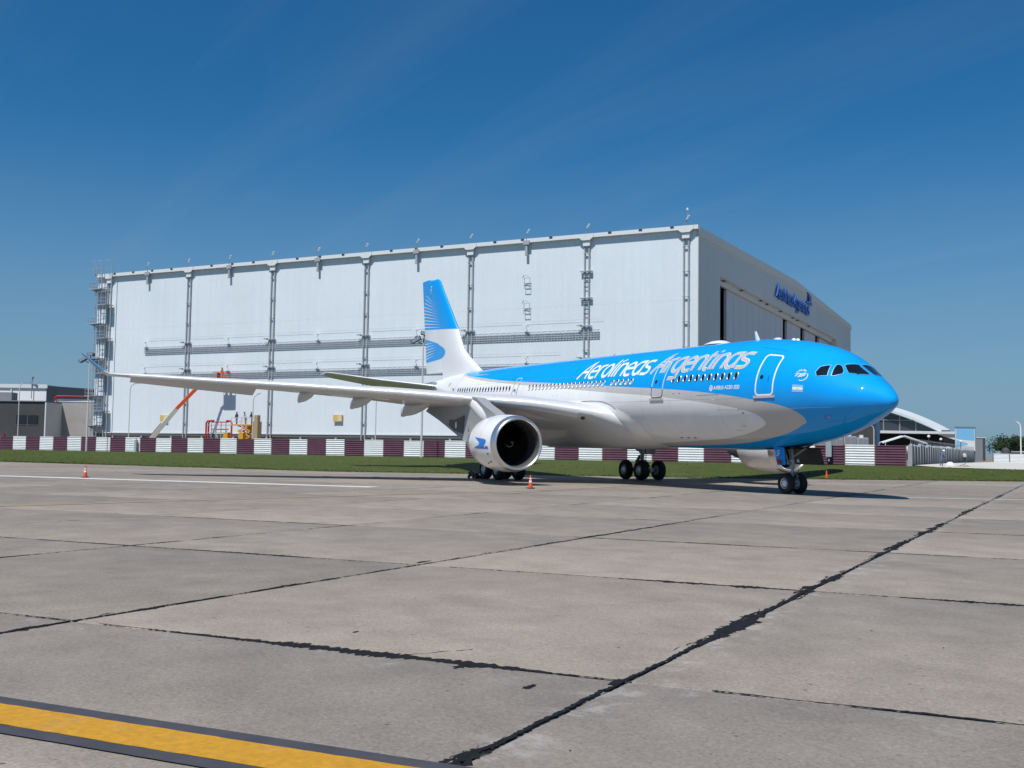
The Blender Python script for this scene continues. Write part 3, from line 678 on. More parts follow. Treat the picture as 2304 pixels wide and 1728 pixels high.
# plinth, base flashing and yard posts
b = MB(); b.box((0.4, -.9, -.3), (LH-.3, -.35, CB-.3)); b.build('plinth', M_conc, hang)
b = MB(); b.box((-.02, -.3, CB-.16), (LH, .10, CB-.01)); b.build('base_flashing', M_gut, hang)
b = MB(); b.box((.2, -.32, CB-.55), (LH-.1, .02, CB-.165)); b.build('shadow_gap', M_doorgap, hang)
for k in range(16):
    x = 3+6.2*k; b = MB(); b.box((x-.16, -.3, 0), (x+.16, .05, CB-.56)); b.build('base_post', M_galv, hang)
for (x0, x1) in ((51.4, 52.9), (84.2, 85.65)):
    b = MB(); b.box((x0, .06, 4.65), (x1, .34, 5.6)); o_ = b.build('yellow_cabinet', mat('cabinet_yellow', (.62, .40, .12), .6), hang)
    b = MB(); b.box((x0+.06, .345, 4.7), (x0+.72, .36, 5.55)); b.build('cabinet_door', mat('cabinet_cream', (.62, .55, .34), .6), o_)
# access ladders and platforms at the far-left end of the wall
lt = MB()
for x in (96.2, 98.4, 99.6): lt.tube([(x, 1.15, .2), (x, 1.15, EH+1.5)], .07, 6)
for x in (98.4, 99.6): lt.tube([(x, .45, .2), (x, .45, EH+.5)], .06, 6)
ladder = lt.build('ladder_tower', M_galv, hang)
b = MB(); z = .6
while z < EH+1: b.bar((98.4, 1.15, z), (99.6, 1.15, z), .05); z += .84
b.build('rung', M_galv, ladder)
b = MB(); z = .9
while z < EH+1:
    b.bar((96.2, 1.15, z), (98.4, 1.15, z), .05) if int(z*3) % 3 == 0 else None
    for a0, a1 in zip([(98.5, 1.2), (98.6, 1.75), (99.0, 1.95), (99.4, 1.75)], [(98.6, 1.75), (99.0, 1.95), (99.4, 1.75), (99.5, 1.2)]): b.bar((*a0, z), (*a1, z), .05)
    z += 2.0
b.build('ladder_cage', M_galv, ladder)
for k, z in enumerate((3.9, 8.6, 14.6, 20.2, 25.8)):
    b = MB(); b.box((98.2, .1, z), (100.7, 1.7, z+.14)); pf = b.build('platform', M_galv, ladder)
    b = MB()
    for zz in (z+.55, z+1.1): b.bar((98.2, 1.66, zz), (100.7, 1.66, zz), .05); b.bar((100.66, .1, zz), (100.66, 1.66, zz), .05)
    for x in (98.3, 99.4, 100.6): b.bar((x, 1.66, z), (x, 1.66, z+1.1), .05)
    b.prism([(98.4, z), (100.6, z), (98.4, z-.9)], 1.0, 1.08, lambda u, v, w: (u, w, v))
    b.build('guard_rail', M_galv, ladder)
for z in (6.2, 12.2, 17.8, 23.2):
    b = MB(); b.box((96.6, .2, z), (98.6, 1.9, z+.12))
    for zz in (z+.6, z+1.15, z+2.1): b.bar((96.6, 1.9, zz), (98.6, 1.9, zz), .05)
    for x in (96.6, 97.6, 98.5): b.bar((x, 1.9, z), (x, 1.9, z+2.1), .05)
    b.build('rest_landing', M_galv, ladder)
b = MB()
for x in (97.2, 99.0, 100.4):
    b.tube([(x, .8, EH), (x, .8, EH+2.6)], .05, 6); b.bar((x, .8, EH+2.5), (x+.9, .8, EH+2.6), .06); b.bar((x, .8, EH+1.2), (x+.8, .8, EH+1.2), .05)
b.build('roof_rail', M_galv, ladder)

# ------------------------------------------------------------------ striped fence in front of the hangar
fence = thing('site_fence', 'long corrugated fence of alternating white and purple panels beyond the grass', 'fence', tuple(HT @ Vector((0, 13.72, 0))), HA)
PW, PH = 2.885, 2.02
def fence_panel_mesh(m):
    b = MB(); z = .03; prof = [(0, 0)]
    nr = 8; p = PH/nr; pts = []
    for k in range(nr): pts += [(k*p, 0), (k*p+.13, 0), (k*p+.17, .05), (k*p+.22, .05)]
    pts.append((PH, 0))
    i = b.addv(*[(.05, y, z_) for z_, y in pts]); j = b.addv(*[(PW-.05, y, z_) for z_, y in pts])
    for q in range(len(pts)-1): b.face((i+q, j+q, j+q+1, i+q+1))
    b.poly([(.05, -.02, 0), (PW-.05, -.02, 0), (PW-.05, -.02, PH), (.05, -.02, PH)])
    return b.mesh('fence_panel', m)
mw, mp_ = fence_panel_mesh(M_fw), fence_panel_mesh(M_fp)
pm = MB(); pm.box((-.05, -.12, -.2), (.05, -.03, PH+.03)); pme = pm.mesh('fence_post', M_post)
rf = random.Random(5)
for k in range(0, 62):
    o = link('panel', mp_ if k % 2 == 0 else mw, fence, (-25.11 + PW*k, 0, rf.uniform(-.03, .06) - .05)); o.rotation_euler = (rf.uniform(-.02, .02), 0, rf.uniform(-.012, .012)); 
    if k % 7 == 3: o.scale = (1, 1, 1.02)
    link('fence_post', pme, fence, (-25.11 + PW*k, 0, 0))
link('fence_post', pme, fence, (-25.11 + PW*62, 0, 0))
# purple bracket hung on the fence
# ------------------------------------------------------------------ airliner
AX, SL = 4.751, .0172
air = thing('airliner', 'twin-engine wide-body airliner with blue and white livery, nose to the right, parked on the apron', 'airliner')
air.rotation_euler = (0, -math.atan(SL), 0)
cA, sA = math.cos(math.atan(SL)), math.sin(math.atan(SL))
def w2l(p): x, y, z = p; return Vector((x*cA + z*sA, y, -x*sA + z*cA))
FT = [(0,-.45,-.45,0),(.06,-.27,-.62,.2),(.2,-.10,-.78,.38),(.5,.15,-.93,.64),(1,.47,-1.15,1.07),(1.5,.78,-1.35,1.40),(2,1.09,-1.57,1.68),(2.5,1.45,-1.75,1.92),(3,1.76,-1.91,2.12),(3.5,1.98,-2.06,2.27),(4,2.15,-2.19,2.39),(5,2.39,-2.38,2.57),(6,2.56,-2.54,2.69),(7,2.68,-2.66,2.77),(8.5,2.79,-2.77,2.81),(10,2.82,-2.82,2.82),(24,2.82,-2.82,2.82),(36,2.82,-2.82,2.82),(40,2.81,-2.50,2.78),(44,2.76,-1.75,2.55),(48,2.64,-.75,2.10),(52,2.42,.25,1.45),(55,2.15,.85,.85),(57,1.85,1.2,.38),(57.4,1.7,1.3,.22)]
FA = np.array(FT); XS = np.sqrt(FA[:, 0])
def _pchip(x, y):
    h = np.diff(x); d = np.diff(y)/h; m_ = np.zeros(len(x))
    for i in range(1, len(x)-1):
        if d[i-1]*d[i] > 0: w1 = 2*h[i]+h[i-1]; w2 = h[i]+2*h[i-1]; m_[i] = (w1+w2)/(w1/d[i-1]+w2/d[i])
    m_[0] = d[0]; m_[-1] = d[-1]; return m_
_MM = [_pchip(XS, FA[:, k]) for k in (1, 2, 3)]
def sec(x):
    s = math.sqrt(min(max(x, 0), 57.4)); i = int(np.clip(np.searchsorted(XS, s)-1, 0, len(XS)-2)); h = XS[i+1]-XS[i]; u = (s-XS[i])/h; o = []
    for k in range(3):
        y = FA[:, k+1]; m_ = _MM[k]; o.append((1+2*u)*(1-u)**2*y[i]+u*(1-u)**2*h*m_[i]+u*u*(3-2*u)*y[i+1]+u*u*(u-1)*h*m_[i+1])
    return o
def fpt(x, ph, off=0):
    """point on the fuselage skin at station x and section angle ph (degrees), pushed out by off"""
    def q(x_, p_):
        t, bb_, w = sec(x_); a = R(p_); return Vector((x_, w*math.cos(a), AX+(t+bb_)/2+(t-bb_)/2*math.sin(a)))
    p = q(x, ph)
    if off:
        e = .02; du = q(x+e, ph)-q(max(x-e, 0), ph); dv = q(x, ph+.5)-q(x, ph-.5); nr = dv.cross(du).normalized()
        if nr.y*math.cos(R(ph)) + nr.z*math.sin(R(ph)) < 0: nr = -nr
        p = p + nr*off
    return p
def phi_of_z(x, z):
    t, bb_, w = sec(x); return math.degrees(math.asin(max(-1, min(1, (z-AX-(t+bb_)/2)/((t-bb_)/2)))))
# livery material: bands bounded by curves in the airframe's own (x, z)
def livery():
    m = bpy.data.materials.new('livery_paint'); m.use_nodes = True; nt = m.node_tree; n, l = nt.nodes, nt.links; b = n['Principled BSDF']
    b.inputs['Roughness'].default_value = .6; b.inputs['Coat Weight'].default_value = .7; b.inputs['Coat Roughness'].default_value = .015; b.inputs['Specular IOR Level'].default_value = .05
    t = n.new('ShaderNodeTexCoord'); s = n.new('ShaderNodeSeparateXYZ'); l.new(t.outputs['Object'], s.inputs[0])
    def M2(op, a, c=None):
        x = n.new('ShaderNodeMath'); x.operation = op
        for k, v in enumerate((a, c)):
            if v is None: continue
            if isinstance(v, (int, float)): x.inputs[k].default_value = v
            else: l.new(v, x.inputs[k])
        return x.outputs[0]
    def curve(pts, x0):
        u = M2('DIVIDE', M2('SQRT', M2('MAXIMUM', M2('SUBTRACT', s.outputs[0], x0), 0)), 7.6)
        c = n.new('ShaderNodeFloatCurve'); l.new(u, c.inputs['Value']); cv = c.mapping.curves[0]
        P = [(math.sqrt(max(x-x0, 0))/7.6, (z-1)/8) for x, z in pts]
        cv.points[0].location = P[0]; cv.points[1].location = P[-1]
        for p in P[1:-1]: cv.points.new(*p)
        c.mapping.update(); return M2('MULTIPLY_ADD' if False else 'ADD', M2('MULTIPLY', c.outputs[0], 8), 1)
    def band(up, lo, x0):
        a = M2('LESS_THAN', s.outputs[2], curve(up, x0)); c = M2('GREATER_THAN', s.outputs[2], curve(lo, x0)); d = M2('GREATER_THAN', s.outputs[0], x0)
        return M2('MULTIPLY', M2('MULTIPLY', a, c), d)
    g = band([(3.66, 3.46), (3.70, 3.60), (3.96, 3.817), (4.87, 4.124), (6.35, 4.368), (8.09, 4.603), (10.07, 4.80), (12.24, 4.979), (15.0, 5.15), (19.53, 5.406), (24.94, 5.724), (31.53, 6.066), (35.63, 6.315), (41.17, 6.784), (43.87, 7.02), (46.5, 7.45), (49, 8.2), (57.5, 9)],
             [(3.66, 3.44), (3.69, 3.33), (4.01, 3.195), (4.61, 2.972), (6.01, 2.649), (8.02, 2.36), (10.18, 2.203), (13.85, 2.073), (16.59, 2.0), (19, 1.9), (24, 1.0), (57, 1.0)], 3.66)
    w = band([(6.02, 3.33), (6.12, 3.517), (6.55, 3.744), (7.33, 3.921), (9.13, 4.177), (11.15, 4.392), (13.35, 4.591), (15.4, 4.76), (19.41, 5.012), (24.73, 5.372), (32.09, 5.873), (35.35, 6.108), (38.99, 6.397), (42, 6.72), (45.23, 7.12), (46.6, 7.46), (49, 8.2), (57.5, 9)],
             [(6.02, 3.31), (6.10, 3.20), (6.37, 3.093), (7.25, 2.859), (8.35, 2.674), (10.08, 2.474), (11.82, 2.388), (14.5, 2.25), (17, 2.12), (19, 1.9), (24, 1.0), (57, 1.0)], 6.02)
    z = n.new('ShaderNodeTexNoise'); z.inputs['Scale'].default_value = .8; z.inputs['Detail'].default_value = 5; l.new(t.outputs['Object'], z.inputs['Vector'])
    r = n.new('ShaderNodeMapRange'); r.inputs[1].default_value = .3; r.inputs[2].default_value = .7; r.inputs[3].default_value = .965; r.inputs[4].default_value = 1.03; l.new(z.outputs[0], r.inputs[0])
    m1 = n.new('ShaderNodeMixRGB'); l.new(g, m1.inputs[0]); m1.inputs[1].default_value = (*BLUE, 1); m1.inputs[2].default_value = (*GREYP, 1)
    m2 = n.new('ShaderNodeMixRGB'); l.new(w, m2.inputs[0]); l.new(m1.outputs[0], m2.inputs[1]); m2.inputs[2].default_value = (*WHITEP, 1)
    v = n.new('ShaderNodeVectorMath'); v.operation = 'SCALE'; l.new(m2.outputs[0], v.inputs[0]); l.new(r.outputs[0], v.inputs['Scale']); l.new(v.outputs[0], b.inputs['Base Color'])
    return m
M_liv = livery()
# fuselage
b = MB(); NS = 96
st = [.0008] + [6*(k/44)**2 for k in range(2, 45)] + list(np.linspace(6.3, 36, 60)) + list(np.linspace(36.6, 57.4, 44))
b.loft([[fpt(x, 360*j/NS) for j in range(NS)] for x in st])
fus = b.build('fuselage', M_liv, air)
def line_on(name, pts, w, m, parent=air, off=.006, step=.12):
    """thin strip on the skin along (x, phi) points"""
    b = MB(); P = dense([(x, ph*.0492) for x, ph in pts], step)
    rb = ribbon(P, w); i0 = None
    for a, c in rb:
        cur = (fpt(a.x, a.y/.0492, off), fpt(c.x, c.y/.0492, off))
        if i0: b.poly([i0[0], i0[1], cur[1], cur[0]])
        i0 = cur
    return b.build(name, m, parent, recalc=False)
line_on('radome_seam', [(1.02, p) for p in range(-150, 151, 6)], .010, mat('radome_edge', (.002, .26, .68), .4), fus, .003)
line_on('panel_seam', [(11.2, p) for p in range(-58, 176, 6)], .006, mat('radome_edge', BLUE), fus, .0025)
line_on('waterline_strip', [(9.2, -17), (6.4, -19.5), (4, -21), (2.2, -23)], .018, M_grey, fus)
# fill patch on the skin from an outline in (x, phi)
def patch(name, outline, m, parent, off=.01, cuts=3, mats=None):
    bm = bmesh.new(); vs = [bm.verts.new((x, ph*.0492, 0)) for x, ph in outline]; f = bm.faces.new(vs); f.normal_update()
    bmesh.ops.triangulate(bm, faces=[f], ngon_method='EAR_CLIP')
    for _ in range(cuts): bmesh.ops.subdivide_edges(bm, edges=[e for e in bm.edges if e.calc_length() > .18], cuts=1, use_grid_fill=True); bmesh.ops.triangulate(bm, faces=bm.faces)
    for v in bm.verts: v.co = fpt(v.co.x, v.co.y/.0492, off)
    bmesh.ops.recalc_face_normals(bm, faces=bm.faces)
    for f in bm.faces:
        f.smooth = True
        if f.normal.dot(Vector((0, f.calc_center_median().y, f.calc_center_median().z-AX))) < 0: f.normal_flip()
    me = bpy.data.meshes.new(name); bm.to_mesh(me); bm.free(); me.materials.append(m); return link(name, me, parent)
# cockpit glazing
CW = [[(2.97, 35.0), (2.87, 45.8), (2.61, 52.6), (2.44, 30.4), (2.86, 24.4)],
      [(2.32, 33.6), (2.47, 52.8), (2.48, 57.0), (2.42, 59.5), (2.28, 59.8), (2.07, 53.9), (2.00, 47.0), (2.2, 36.1)],
      [(2.30, 65.2), (2.17, 87.2), (1.45, 86.0), (1.38, 80.4), (1.54, 65.7), (1.86, 54.2)]]
CW[0] = [(2.99, 30.0), (2.93, 40.0), (2.62, 50.5), (2.45, 31.0), (2.86, 24.0)]
for mir in (0, 1):
    for pts in CW:
        q = [(x, 180-p) for x, p in pts] if mir else pts
        o_ = patch('cockpit_window', q, M_glass, fus, .012, 4)
        b = MB(); rb = ribbon(dense([(x, p*.0492) for x, p in q+q[:1]], .05), .034); pv_ = None
        for a, c in rb:
            cur = (fpt(a.x, a.y/.0492, .016), fpt(c.x, c.y/.0492, .016))
            if pv_: b.poly([pv_[0], pv_[1], cur[1], cur[0]])
            pv_ = cur
        b.build('window_frame', mat('frame_blue', (.10, .42, .80), .4), o_, recalc=False)
    w_ = MB(); s_ = 1 if not mir else -1
    pa_, pb_ = fpt(1.40, 82 if not mir else 98, .03), fpt(1.62, 62 if not mir else 118, .03); w_.tube([pa_, pb_], .018, 5); w_.build('wiper', M_dark, fus)
# cabin windows
def window_mesh(name, m):
    b = MB(); n_ = 18
    def ov(sx, sy): return [(sx*abs(math.cos(a))**.75*math.copysign(1, math.cos(a)), sy*abs(math.sin(a))**.75*math.copysign(1, math.sin(a))) for a in [2*math.pi*k/n_ for k in range(n_)]]
    rr = [(.155, .215, .004), (.145, .205, .014), (.120, .178, .014), (.112, .170, .005)]
    ids = [b.addv(*[(u, h, v) for u, v in ov(sx, sy)]) for sx, sy, h in rr]; b.cur = 0
    for a, c in zip(ids, ids[1:]):
        for k in range(n_): b.face((a+k, a+(k+1) % n_, c+(k+1) % n_, c+k))
    b.cur = 1
    if m is M_shade:
        q = [b.v[ids[-1]+k] for k in range(n_)]; lo = [p for p in q if p[2] <= .055]; hi = [p for p in q if p[2] >= .02]
        i = b.addv(*[(u*.999, h, v) for u, h, v in q]); b.face(range(i, i+n_)); b.cur = 2
        P = [(u*.95, h+.002, v) for u, h, v in q if v > .05]; P.sort(key=lambda t: -math.atan2(t[2], t[0])); 
        i = b.addv(*P); b.face(range(i, i+len(P)))
    else: b.face([ids[-1]+k for k in range(n_)])
    return b.mesh(name, [M_alud, m, M_pane], recalc=False)
wm1, wm2 = window_mesh('cabin_window', M_pane), window_mesh('cabin_window_shade', M_shade)
wz = lambda x: float(np.interp(x, [7, 14, 20, 30, 38, 43.7], [5.555, 5.59, 5.60, 5.64, 5.72, 5.81]))
for x0, x1, k, me in [(13.11, 7.71, 11, wm1), (19.48, 17.35, 5, wm2), (30.51, 20.52, 20, wm2), (43.66, 33.71, 20, wm1)]:
    for i in range(k):
        x = x0+(x1-x0)*i/(k-1); ph = phi_of_z(x, wz(x)); p = fpt(x, ph, -.002); e = .05
        up = (fpt(x, ph+1)-fpt(x, ph-1)).normalized(); ax = (fpt(x+e, ph)-fpt(x-e, ph)).normalized(); nr = up.cross(ax).normalized()
        if nr.y < 0: nr = -nr
        o_ = link('cabin_window', me, fus); o_.matrix_local = Matrix(((ax.x, nr.x, up.x, p.x), (ax.y, nr.y, up.y, p.y), (ax.z, nr.z, up.z, p.z), (0, 0, 0, 1)))
# doors
def rrect(x0, x1, p0, p1, r, n_=5):
    k = .0492; P = []
    for cx, cp, a0 in ((x1-r, p1*k-r, 0), (x0+r, p1*k-r, 90), (x0+r, p0*k+r, 180), (x1-r, p0*k+r, 270)):
        P += [(cx+r*math.cos(R(a0+90*j/n_)), (cp+r*math.sin(R(a0+90*j/n_)))/k) for j in range(n_+1)]
    return P
def door(x0, x1, p0, p1, r, w, col_of, winx, sill=True):
    out = rrect(x0, x1, p0, p1, r)
    d = patch('door', out, M_liv, air, .007, 4)
    groups = {}
    rb = ribbon(dense([(x, p*.0492) for x, p in out+out[:1]], .08), w)
    for (a, c), (a2, c2) in zip(rb, rb[1:]):
        ph = (a.y+c.y)/2/.0492; m = col_of((a.x+c.x)/2, fpt(a.x, ph).z); bb_ = groups.setdefault(m.name, (MB(), m))[0]
        bb_.poly([fpt(p_.x, p_.y/.0492, .013) for p_ in (a, c, c2, a2)])
    for mb_, m in groups.values(): mb_.build('door_outline', m, d, recalc=False)
    pm_ = (p0+p1)/2; b = MB(); 
    c0 = fpt(winx, 15.5, .01); b.tube([fpt(winx, 15.5, .004), fpt(winx, 15.5, .014)], .11, 12); b.build('door_window', M_pane, d)
    b = MB(); hx = x0+(x1-x0)*.30
    b.tube([fpt(hx, 11, .02), fpt(hx, 17, .02)], .022, 6); b.build('door_handle', M_dblue, d)
    if sill:
        b = MB(); q = [(x0-.12, p0-.6), (x1+.12, p0-.6), (x1+.12, p0-3.2), (x0-.12, p0-3.2)]
        i = b.addv(*[fpt(x, p, .004) for x, p in q]); j = b.addv(*[fpt(x, p, .05) for x, p in q]); b.face((j, j+1, j+2, j+3))
        for k in range(4): b.face((i+k, i+(k+1) % 4, j+(k+1) % 4, j+k))
        b.build('door_sill', M_grey, d)
Uz = lambda x: float(np.interp(x, [3.7, 4.87, 6.35, 8.09, 10.07, 12.24, 15, 19.53, 24.94, 31.53, 35.63, 41.17, 46], [3.6, 4.124, 4.368, 4.603, 4.8, 4.979, 5.15, 5.406, 5.724, 6.066, 6.315, 6.784, 7.3]))
wd = lambda x, z: M_white if z > Uz(x) else M_line
door(5.06, 6.16, -4.0, 43.5, .20, .085, lambda x, z: M_white, 5.85)
door(13.98, 15.06, -2.4, 41.0, .20, .06, wd, 14.72)
door(32.32, 33.10, .0, 35.0, .15, .045, lambda x, z: M_white if z > Uz(x)-.1 else M_line, 32.8, False)
door(44.45, 45.45, 3.0, 52.0, .2, .025, lambda x, z: M_alud, 45.0, False)
# titles
def title(text, x0, ang0, kx, pen, layers, slant=.22, kv=1.0):
    x = 0
    for c in text:
        st_, adv = glyph(c)
        if st_:
            root = None
            for (pw, m, off) in layers:
                b = MB()
                for s in st_:
                    rb = ribbon(dense(s, .12), pw)
                    for (a, c1), (a2, c2) in zip(rb, rb[1:]):
                        Q = []
                        for p in (a, c1, c2, a2):
                            xx = x0 - (x + p.x + slant*p.y)*kx; Q.append(fpt(xx, ang0 + math.degrees(p.y*kv/2.82), off))
                        b.poly(Q)
                o_ = b.build('title_letter' if root is None else 'letter_fill', m, root or air, recalc=False); root = root or o_
        x += adv
    return x
M_tw = mat('title_white', (.80, .80, .80), .35, coat=.4); M_tg = mat('title_grey', (.48, .48, .49), .35, coat=.4)
title('Aerolíneas', 24.1, 25.9, 1.0, .18, [(.175, M_tw, .010)])
title('Argentinas', 15.62, 25.9, 1.0, .20, [(.215, M_tw, .010), (.145, M_tg, .017)])
title('ÄIRBUS Ä330-200', 9.35, 3.5, .165, .17, [(.21, M_tw, .010)], .12, .165)
b = MB(); rb = ribbon(arc(0, 0, .11, .13, 0, 360, 20), .05)
for (a, c1), (a2, c2) in zip(rb, rb[1:]): b.poly([fpt(9.55-p.x, 5.0+p.y/.0492, .011) for p in (a, c1, c2, a2)])
for s in ([(-.06, -.08), (.0, .02), (.07, .06)], [(-.08, 0), (.02, -.02), (.06, -.09)]):
    rb = ribbon(s, .04)
    for (a, c1), (a2, c2) in zip(rb, rb[1:]): b.poly([fpt(9.55-p.x, 5.0+p.y/.0492, .011) for p in (a, c1, c2, a2)])
b.build('maker_roundel', M_tw, air, recalc=False)
# round alliance emblem
b = MB(); EC = (3.56, 21.0); er = .37
def em(p): return fpt(EC[0]-p[0]*.80, EC[1]+p[1]/.0492*.95, .011)
def emr(path, w):
    rb = ribbon(dense(path, .06), w)
    for (a, c1), (a2, c2) in zip(rb, rb[1:]): b.poly([em(p) for p in (a, c1, c2, a2)])
emr(arc(0, 0, er, er, -105, 30, 24), .045)
for k in range(3): 
    o = -.10+.085*k; emr([(-.22+.05*k, o-.06), (-.12+.04*k, o+.02), (.0, o+.02), (.10, o+.10), (.20+.02*k, o+.12)], .045)
emr([(-.24, -.02), (-.28, .06), (-.18, .10), (-.08, .08)], .04)
for c, a in zip('SKYTEAM', np.linspace(192, 72, 7)):
    st_, adv = glyph(c)
    for s in st_:
        q = []
        for x, y in s:
            u, v = (x-.42)*.105, (y-.5)*.105; aa = R(a); rx, ry = math.cos(aa), math.sin(aa); q.append((rx*(er+v) + ry*u, ry*(er+v) - rx*u))
        emr(q, .026)
b.build('alliance_emblem', M_tw, air, recalc=False)
# small national flag
for nm, m, p0, p1, off in [('flag_marking', M_tw, -1.2, 8.2, .009)]:
    fl = patch(nm, [(3.93, p0), (3.36, p0), (3.36, p1), (3.93, p1)], M_skyb, air, off, 3)
    patch('flag_band', [(3.91, 1.9), (3.38, 1.9), (3.38, 5.1), (3.91, 5.1)], M_tw, fl, off+.004, 3); patch('flag_sun', [(3.68, 3), (3.61, 3), (3.61, 4), (3.68, 4)], M_gold, fl, off+.008, 1)
# rear fuselage seal and small markings, vents
patch('fuselage_badge', [(46.7, 22), (46.3, 22), (46.3, 31), (46.7, 31)], M_skyb, air, .008, 2); patch('badge_sun', [(46.68, 21.5), (46.36, 21.5), (46.36, 26.5), (46.68, 26.5)], M_gold, air, .012, 2)
for (x, p, sx, sp, m) in [(13.7, -53, .22, 1.6, M_dark), (13.05, -53, .22, 1.6, M_dark), (12.45, -53, .22, 1.6, M_dark), (18.8, -72, .45, 2.0, M_dark), (7.25, -22.3, .10, 1.4, M_dark), (7.5, -18, .12, .5, M_dark), (12.9, 1.2, .07, 1.2, M_dark), (12.35, 1.2, .07, 1.2, M_dark), (2.5, -40.5, .06, .8, M_tw), (26.8, 5.0, .10, .5, M_alud), (26.1, 4.8, .06, .5, M_alud), (42.5, 7, .3, .5, M_dark), (8.2, -42, .5, .8, M_alud), (7.6, -37, .25, 1.2, M_alud), (9.9, -1.5, 1.9, .35, M_alud)]:
    patch('skin_vent', [(x+sx/2, p-sp/2), (x-sx/2, p-sp/2), (x-sx/2, p+sp/2), (x+sx/2, p+sp/2)], m, air, .008, 2)
line_on('hatch_seam', [(7.0, 55.5), (5.15, 52)], .02, M_dblue, fus)
b = MB(); rb = ribbon(arc(0, 0, .17, .15, 0, 250, 14), .03)
for (a, c1), (a2, c2) in zip(rb, rb[1:]): b.poly([fpt(2.55-p.x, -40.5+p.y/.0492, .010) for p in (a, c1, c2, a2)])
b.build('port_marking', M_red, air, recalc=False)
# roof fittings
b = MB()
b.loft([[(x, yy*wd_, AX+2.80+.02 + hh*math.sqrt(max(0, 1-yy*yy))) for yy in np.linspace(-1, 1, 13)] for x, wd_, hh in [(12.15, .25, .0), (12.25, .45, .13), (12.5, .52, .20), (13.0, .52, .21), (13.5, .42, .14), (14.0, .2, .0)]], closed=False)
b.build('satellite_dome', M_white, air)
def blade(x, h, c0, c1, rake, m=M_white):
    b = MB(); z0 = fpt(x, 90).z-.03; b.loft([[(x-c/2+rk+c*u, t*c*v, z) for u, v in ((0, 0), (.25, .09), (.6, .08), (1, 0), (.6, -.08), (.25, -.09))] for c, rk, z, t in ((c0, 0, z0, 1), (c1, rake, z0+h, 1))]); b.build('antenna', m, air)
blade(9.45, .50, .36, .17, .22)
for x in (7.9, 6.7, 6.4): 
    b = MB(); b.loft([[(x+s*.28*u, .16*v*s, fpt(x, 90).z-.03+h) for u, v in [(math.cos(R(a)), math.sin(R(a))) for a in range(0, 360, 30)]] for s, h in ((1 if x > 7 else .5, 0), (.95 if x > 7 else .45, .06), (.6 if x > 7 else .3, .10))]); b.build('antenna', M_white, air)
blade(23.8, .12, .25, .12, .04, M_red); blade(11.0, .08, .15, .1, .03, M_red)

# ---- wings
def naca(u, t):
    return 5*t*(.2969*math.sqrt(max(u, 0)) - .126*u - .3516*u*u + .2843*u**3 - .1015*u**4)
def camb(u): return .018*(1-(2*u-1)**2) - .012*max(0, u-.6)*2
WS = [(1.2, 16.9, 30.3, 2.95, .085, .15), (2.3, 18.05, 30.3, 3.24, .08, .15), (2.95, 19.35, 30.4, 3.60, .075, .145), (3.58, 20.07, 30.5, 3.80, .07, .142), (6.59, 21.96, 31.0, 4.28, .058, .125), (9.4, 23.71, 31.4, 4.49, .045, .11), (13.41, 26.22, 32.85, 4.80, .032, .108), (18.55, 29.43, 34.75, 5.10, .02, .105), (23.28, 32.39, 36.5, 5.33, .01, .10), (28.75, 35.81, 38.5, 5.65, 0, .095)]
WA = np.array(WS)
def wpar(y): return [float(np.interp(y, WA[:, 0], WA[:, k])) for k in range(1, 6)]
def wpt(y, u, side, off=0):
    """wing surface; u chord fraction, side +1 top / -1 bottom"""
    le, te, z, inc, t = wpar(y); c = te-le; return Vector((le+u*c, y, z + c*camb(u) - u*c*inc + side*(naca(u, t)*c + off)))
US = [0, .004, .012, .025, .045, .075, .12, .18, .26, .36, .48, .6, .72, .84, .94, 1.0]
def wring(y, us=US): return [wpt(y, u, 1) for u in reversed(us)] + [wpt(y, u, -1) for u in us[1:]]
YS = sorted(set(list(WA[:, 0]) + list(np.linspace(3.6, 28.75, 40))))
def flip(v, s): return (v[0], v[1]*s, v[2])
def wing_surface(name, y0, y1, u0, u1, parent, m, off=.012, drop=0, hinge=None, s=1, both=True, n_=8):
    ys = [y for y in np.linspace(y0, y1, n_)]; b = MB(); rings = []
    for y in ys:
        if u0 == 0: r_ = [wpt(y, u, 1, off) for u in (.085, .06, .04, .02, .008, .002, 0)] + [wpt(y, u, -1, off) for u in (.002, .008, .02, .035)]
        else:
            le, te, z, inc, t = wpar(y); c = te-le
            r_ = [wpt(y, u, 1, .004) for u in (1.0, .93, .86, .8, u0)] + [wpt(y, u, -1, .004) for u in (u0, .8, .86, .93, 1.0)]
            if drop:
                h = wpt(y, u0, -1); a = R(drop); r_ = [Vector((h.x+(p.x-h.x)*math.cos(a)+(p.z-h.z)*math.sin(a), p.y, h.z+(p.z-h.z)*math.cos(a)-(p.x-h.x)*math.sin(a))) for p in r_]
        if u0 == 0:
            p = r_[-1]; q = r_[0]; r_ = r_ + [Vector((p.x+.0, p.y, p.z+.05)), Vector((q.x, q.y, q.z-.05))]
        rings.append([flip(p, s) for p in r_])
    b.loft(rings, closed=True); return b.build(name, m, parent)
